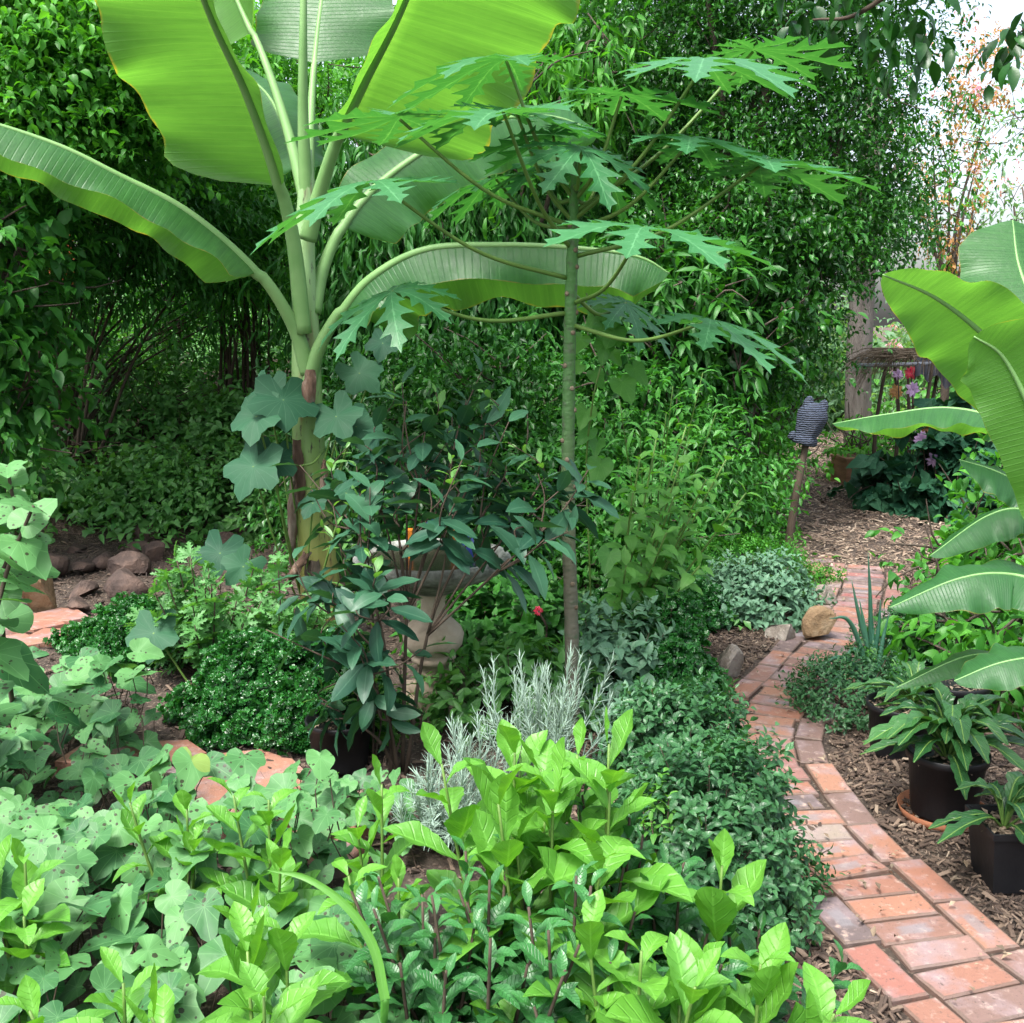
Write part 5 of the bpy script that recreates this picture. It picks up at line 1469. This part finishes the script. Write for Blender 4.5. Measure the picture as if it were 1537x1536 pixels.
# bamboo like drooping screen
shrub('bamboo_shrub', 'dark screen of drooping narrow leaves behind the roof like banana leaf', 'shrub', at_(640, 8.3), [(D(620, 330, 8.0), (.8, .5, .75)), (D(760, 320, 8.2), (.7, .5, .8)), (D(560, 430, 8.2), (.6, .5, .5)), (D(700, 450, 8.0), (.7, .5, .45))], 'bamboo', 4200, .15, 'bamboo', rng, trunk=.02, stems=26, L=.3, droop=1.1, shell=.3)
shrub('cassava_shrub', 'whorled leaf shrub behind the right of the papaya trunk', 'shrub', at_(980, 7.4), [(D(960, 400, 7.4), (.45, .4, .35)), (D(1040, 430, 7.3), (.4, .4, .3)), (D(960, 560, 7.3), (.55, .45, .4)), (D(1050, 590, 7.4), (.4, .4, .3))], 'lance', 800, .15, 'bush', rng, trunk=.02, stems=9, L=.12, droop=.2, v=(0, .5))
# left trees
rng = np.random.default_rng(173)
shrub('broad_leaf_tree', 'leafy bright tree filling the upper left corner', 'tree', at_(-60, 7.0), [(D(60, 60, 6.6), (.85, .7, .55)), (D(160, 110, 6.9), (.6, .6, .5)), (D(20, 170, 6.5), (.6, .6, .4)), (D(-80, 80, 6.8), (.8, .7, .8)), (D(210, 30, 7.4), (.5, .5, .4))], 'ovate', 6500, .070, 'bushb', rng, trunk=.07, L=.26, v=(.1, 1), droop=.02, per=6)
shrub('multi_stem_shrub', 'dark shrub with many thin upright stems on the left bank', 'shrub', gz(G(110, 775)), [(D(110, 330, 8.0), (1.0, .7, .65)), (D(230, 300, 8.2), (.8, .6, .6)), (D(300, 430, 9.4), (.7, .4, .35)), (D(30, 470, 8.6), (.5, .4, .5)), (D(20, 300, 7.8), (.7, .6, .6)), (D(330, 330, 8.6), (.6, .5, .5))], 'lance', 3300, .095, 'bush', rng, trunk=.016, stems=30, L=.28, droop=.12, v=(0, .7), barkm='twig')
shrub('multi_stem_shrub', 'second thin stemmed shrub left of the banana stem', 'shrub', at_(360, 9.4), [(D(350, 230, 9.2), (.9, .7, .8)), (D(300, 130, 9.4), (.8, .7, .7)), (D(380, 380, 9.0), (.6, .5, .5)), (D(430, 150, 9.6), (.8, .6, .7))], 'lance', 3300, .095, 'bushb', rng, trunk=.015, stems=20, L=.28, droop=.08, v=(.2, 1), barkm='twig')
shrub('leafy_shrub', 'mid green shrub at the left edge below the bright corner tree', 'shrub', at_(-20, 6.6), [(D(10, 420, 6.4), (.35, .4, .5)), (D(-40, 560, 6.4), (.4, .4, .5))], 'ovate', 420, .12, 'bush', rng, trunk=.02, stems=8, L=.25)
# dark understorey behind the bird bath
rng = np.random.default_rng(174)
shrub('dark_hedge_shrub', 'dark fine leaved shrub behind the bird bath', 'shrub', at_(620, 7.0), [(D(600, 640, 7.0), (.7, .5, .6)), (D(720, 650, 6.8), (.6, .5, .6)), (D(560, 760, 6.6), (.6, .5, .35)), (D(700, 780, 6.4), (.6, .5, .35))], 'ovate_s', 3600, .065, 'dark', rng, trunk=.02, stems=12, L=.22, v=(0, .8))
shrub('dark_hedge_shrub', 'dark fine leaved shrub right of the papaya trunk below the whorled shrub', 'shrub', at_(930, 6.9), [(D(900, 640, 7.0), (.5, .5, .5)), (D(1000, 700, 6.9), (.5, .5, .45)), (D(860, 740, 6.6), (.5, .5, .4)), (D(930, 800, 6.2), (.5, .4, .3))], 'ovate_s', 2500, .065, 'bush', rng, trunk=.02, stems=12, L=.22)

# leafy upright plants filling the bank between the bare stems
rng = np.random.default_rng(176)
names = ['left of the many stemmed shrub', 'behind the many stemmed shrub', 'right of the many stemmed shrub', 'between the two many stemmed shrubs', 'in front of the second stemmed shrub', 'behind the left of the banana stem', 'above the rock heap', 'right of the rock heap', 'low under the left edge shrub']
for (px, dd, hh, key, mt, sz), nm in zip([(20, 9.2, 1.0, 'lance', 'bush', .10), (120, 10.2, 1.1, 'ovate', 'bushb', .08), (220, 9.0, .8, 'ovate', 'under', .09), (285, 10.0, 1.1, 'lance', 'bushb', .11), (360, 8.8, .6, 'heart', 'under', .10), (430, 9.8, 1.1, 'ovate', 'bushb', .08), (230, 7.9, .40, 'heart', 'under', .09), (350, 7.8, .5, 'ovate', 'under', .08), (15, 7.8, .6, 'ovate', 'under', .09)], names):
    b0 = at_(px, dd)
    mound('bank_plant', 'leafy plant on the shaded bank, ' + nm, 'plant', b0, (.50, .40, hh), 330, key, sz, mt, rng, 'plants on the shaded bank', per=6, L=.16, stems=20)

# undergrowth on the bank
rng = np.random.default_rng(181)
mb = MB()
def cover(n, xr, yr, key, size, mask=None, hmax=.35, v=(0, 1)):
    x, y = rng.uniform(*xr, n), rng.uniform(*yr, n)
    if mask is not None:
        k = mask(x, y); x, y = x[k], y[k]
    n = len(x)
    bumpy = .5 + .5 * np.sin(x * 3.1 + 2) * np.sin(y * 2.3 + 1) + .3 * np.sin(x * 7 + y * 5)
    z = H(x, y) + np.clip(hmax * bumpy, .03, 1) * rng.uniform(.2, 1, n)
    az = rng.uniform(0, 6.28, n)
    d = np.stack([np.cos(az), np.sin(az) - .3, rng.normal(-.2, .3, n)], 1)
    put(mb, key, d, np.array([0, -.5, 1.]) + rng.normal(0, .35, (n, 3)), size * rng.uniform(.5, 1.3, n), np.stack([x, y, z], 1), np.clip(rng.uniform(*v, n), 0, 1), rng)
bankmask = lambda x, y: y > 7.1 + .35 * (x + 2.5)
cover(42000, (-6.5, 2.2), (6.2, 13.5), 'ovate', .075, bankmask, .75)
cover(3500, (-6.5, 1.5), (6.2, 11), 'heart', .11, bankmask, .5, (.2, 1))
cover(9000, (-.5, 3.0), (5.2, 9.5), 'ovate_s', .06, lambda x, y: x < 1.2 + .17 * (y - 5.2), .25)
ug = mb.build('undergrowth', M['under']); tag(ug, 'tangle of shaded green undergrowth on the bank behind the beds', 'undergrowth', kind='stuff')
mb = MB()
cover(9000, (4.3, 9), (6, 16), 'ovate', .10, lambda x, y: x > 3.3 + .26 * (y - 6.7) + .4, .6)
cover(5000, (.8, 4.5), (9, 22), 'ovate', .10, lambda x, y: x < 1.5 + .22 * (y - 6.7), .7)
cover(12000, (-8, 12), (15, 26), 'ovate', .16, None, 1.2)
tag(mb.build('undergrowth', M['bushb']), 'sunlit low greenery around the far end of the mulch path', 'undergrowth', kind='stuff')
# bare tangle of twigs
mb = MB()
for i in range(260):
    a = np.array([rng.uniform(-5.5, 1.5), rng.uniform(8, 11), 0]); a[2] = H(a[0], a[1]) + rng.uniform(0, .5)
    l = rng.uniform(.4, 1.4); az = rng.uniform(0, 6.28)
    mb.tube(curve([a, a + [cos(az) * l * .5, sin(az) * l * .3, l * .15], a + [cos(az) * l, sin(az) * l * .5, rng.uniform(-.1, .5) * l]], 6), [.006, .004, .002], 4, cap=False)
tag(mb.build('fallen_twigs', M['twig']), 'tangled bare twigs lying over the bank undergrowth', 'twigs', kind='stuff')

# far trees
rng = np.random.default_rng(191)
FT = [(-150, 13, 'far tree behind the bright corner tree at the far left'), (90, 14, 'far tree behind the multi stemmed shrub'), (330, 15, 'far tree seen behind the left of the banana leaves'), (560, 14, 'far tree behind the right of the banana crown'), (780, 14, 'far tree behind the light narrow leaved tree'), (1010, 14.5, 'far tree behind the large dark tree')]
for px, dd, lb in FT:
    top_ = 230 if px in (90, 330) else 90
    c1, c2, c3 = D(px, top_, dd), D(px + 60, 330, dd - .5), D(px - 60, 520, dd - .8)
    shrub('background_tree', lb, 'tree', at_(px, dd), [(c1, (1.5, 1.0, 1.0)), (c2, (1.5, 1.0, 1.1)), (c3, (1.6, .8, .9))], 'ovate', 1150, .15, 'bushb', rng, 'trees beyond the garden', trunk=.12, L=.45, v=(.1, .9), shell=.3)
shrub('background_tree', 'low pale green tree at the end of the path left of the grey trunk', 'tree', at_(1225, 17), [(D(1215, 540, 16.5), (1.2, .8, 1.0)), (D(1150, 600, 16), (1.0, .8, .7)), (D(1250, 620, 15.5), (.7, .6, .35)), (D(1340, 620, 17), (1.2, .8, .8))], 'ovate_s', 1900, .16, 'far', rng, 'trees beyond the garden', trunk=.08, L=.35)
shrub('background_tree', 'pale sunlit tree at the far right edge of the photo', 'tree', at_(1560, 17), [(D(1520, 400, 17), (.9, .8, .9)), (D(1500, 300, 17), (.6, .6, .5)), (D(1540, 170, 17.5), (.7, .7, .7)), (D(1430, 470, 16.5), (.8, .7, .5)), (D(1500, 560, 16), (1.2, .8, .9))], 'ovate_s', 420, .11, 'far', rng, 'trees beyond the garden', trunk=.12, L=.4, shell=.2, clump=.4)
# crepe myrtle with rusty seed heads and pink flowers
rng = np.random.default_rng(192)
cm = shrub('crepe_myrtle_tree', 'tree with rusty seed heads and pink blossom right of the dark tree', 'tree', at_(1410, 13), [(D(1400, 300, 12.8), (.5, .5, .9)), (D(1440, 220, 13), (.45, .5, .6)), (D(1430, 380, 12.9), (.4, .5, .5))], 'ovate_s', 90, .09, 'bushb', rng, trunk=.05, L=.3, clump=.2)
mb = MB(); crown(mb, [(D(1425, 290, 12.8), (.45, .4, .95)), (D(1480, 110, 12.9), (.5, .4, .5))], 'ovate_s', 330, .06, rng, L=.16, clump=.13); mb.build('seed_heads', M['rust'], cm, cm)
mb = MB(); crown(mb, [(D(1410, 440, 12.8), (.6, .4, .22)), (D(1380, 520, 12.6), (.4, .4, .25)), (D(1450, 90, 12.9), (.7, .4, .5)), (D(1350, 210, 12.8), (.25, .3, .4)), (D(1500, 240, 13), (.4, .3, .3)), (D(1440, 600, 12.6), (.3, .3, .15)), (D(1480, 430, 12.6), (.5, .4, .25))], 'ovate_s', 220, .05, rng, L=.14, clump=.10); mb.build('blossom', M['pink'], cm, cm)
# overhanging near branches at the top
rng = np.random.default_rng(193)
def bough(label, pts, r, leaves_at, n, size, v=(0, .4)):
    o = thing('overhanging_bough', label, 'branch', pts[0])
    ms = MB(); ms.tube(curve(pts, 20), r, 7); ms.build('branch', M['twig'], o, o)
    mb = MB(); crown(mb, leaves_at, 'ovate', n, size, rng, L=.2, droop=.5, nclump=8, v=v); mb.build('foliage', M['dark'], o, o)
bough('shadowy bough of round dark leaves hanging in at the top right', [D(1500, -250, 4.2), D(1380, -60, 4.3), D(1290, 20, 4.4), D(1220, 30, 4.5)], [.02, .012, .004], [(D(1340, 0, 4.4), (.13, .3, .07)), (D(1250, -40, 4.5), (.2, .3, .08))], 26, .10)
bough('dark leafy bough tip at the top right corner', [D(1700, -150, 4.5), D(1600, -20, 4.5), D(1530, 50, 4.5)], [.015, .008, .003], [(D(1545, 30, 4.5), (.07, .2, .12))], 9, .10)

# small far oddments on the left
def rag(px, py, dd, s_, col, label, cat, name):
    g = np.random.default_rng(int(px)); c = D(px, py, dd)
    n, k = 10, 8; V = []
    for i in range(n):
        for j2 in range(k):
            V.append(c + [(i / 9 - .5) * s_[0] + g.normal(0, .01), .06 * sin(i * 1.3 + j2) + g.normal(0, .01), (j2 / 7 - .5) * s_[1] - .12 * (i / 9 - .5) ** 2 + g.normal(0, .008)])
    mb = MB(); mb.faces(V, [(i * k + j2, i * k + j2 + 1, (i + 1) * k + j2 + 1, (i + 1) * k + j2) for i in range(n - 1) for j2 in range(k - 1)])
    o = mb.build(name, solid(name + '_mat', [(0.3, tuple(v * .7 for v in col)), (0.7, col)], 8, .5, .4)); tag(o, label, cat)
rag(90, 385, 9.8, (.28, .5), (.80, .20, .08), 'orange cloth glimpsed through the shrub stems on the left', 'cloth', 'orange_cloth')
rag(345, 290, 10.4, (.7, .3), (.05, .40, .36), 'turquoise netting glimpsed behind the left shrubs', 'netting', 'turquoise_net')
rag(532, 525, 8.2, (.28, .2), (.38, .40, .45), 'crumpled grey plastic sheet behind the banana stem', 'plastic sheet', 'plastic_sheet')
for i, py in enumerate((510, 521, 532)):
    mb = MB(); mb.tube(curve([D(570, py + 4, 9.0), D(700, py, 9.0), D(850, py + 6, 9.0)], 10), .016, 7)
    tag(mb.build('garden_pipe', M['wood']), ['topmost', 'middle', 'lowest'][i] + ' of three thin rails lying behind the papaya trunk', 'rail', 'rails behind the beds')
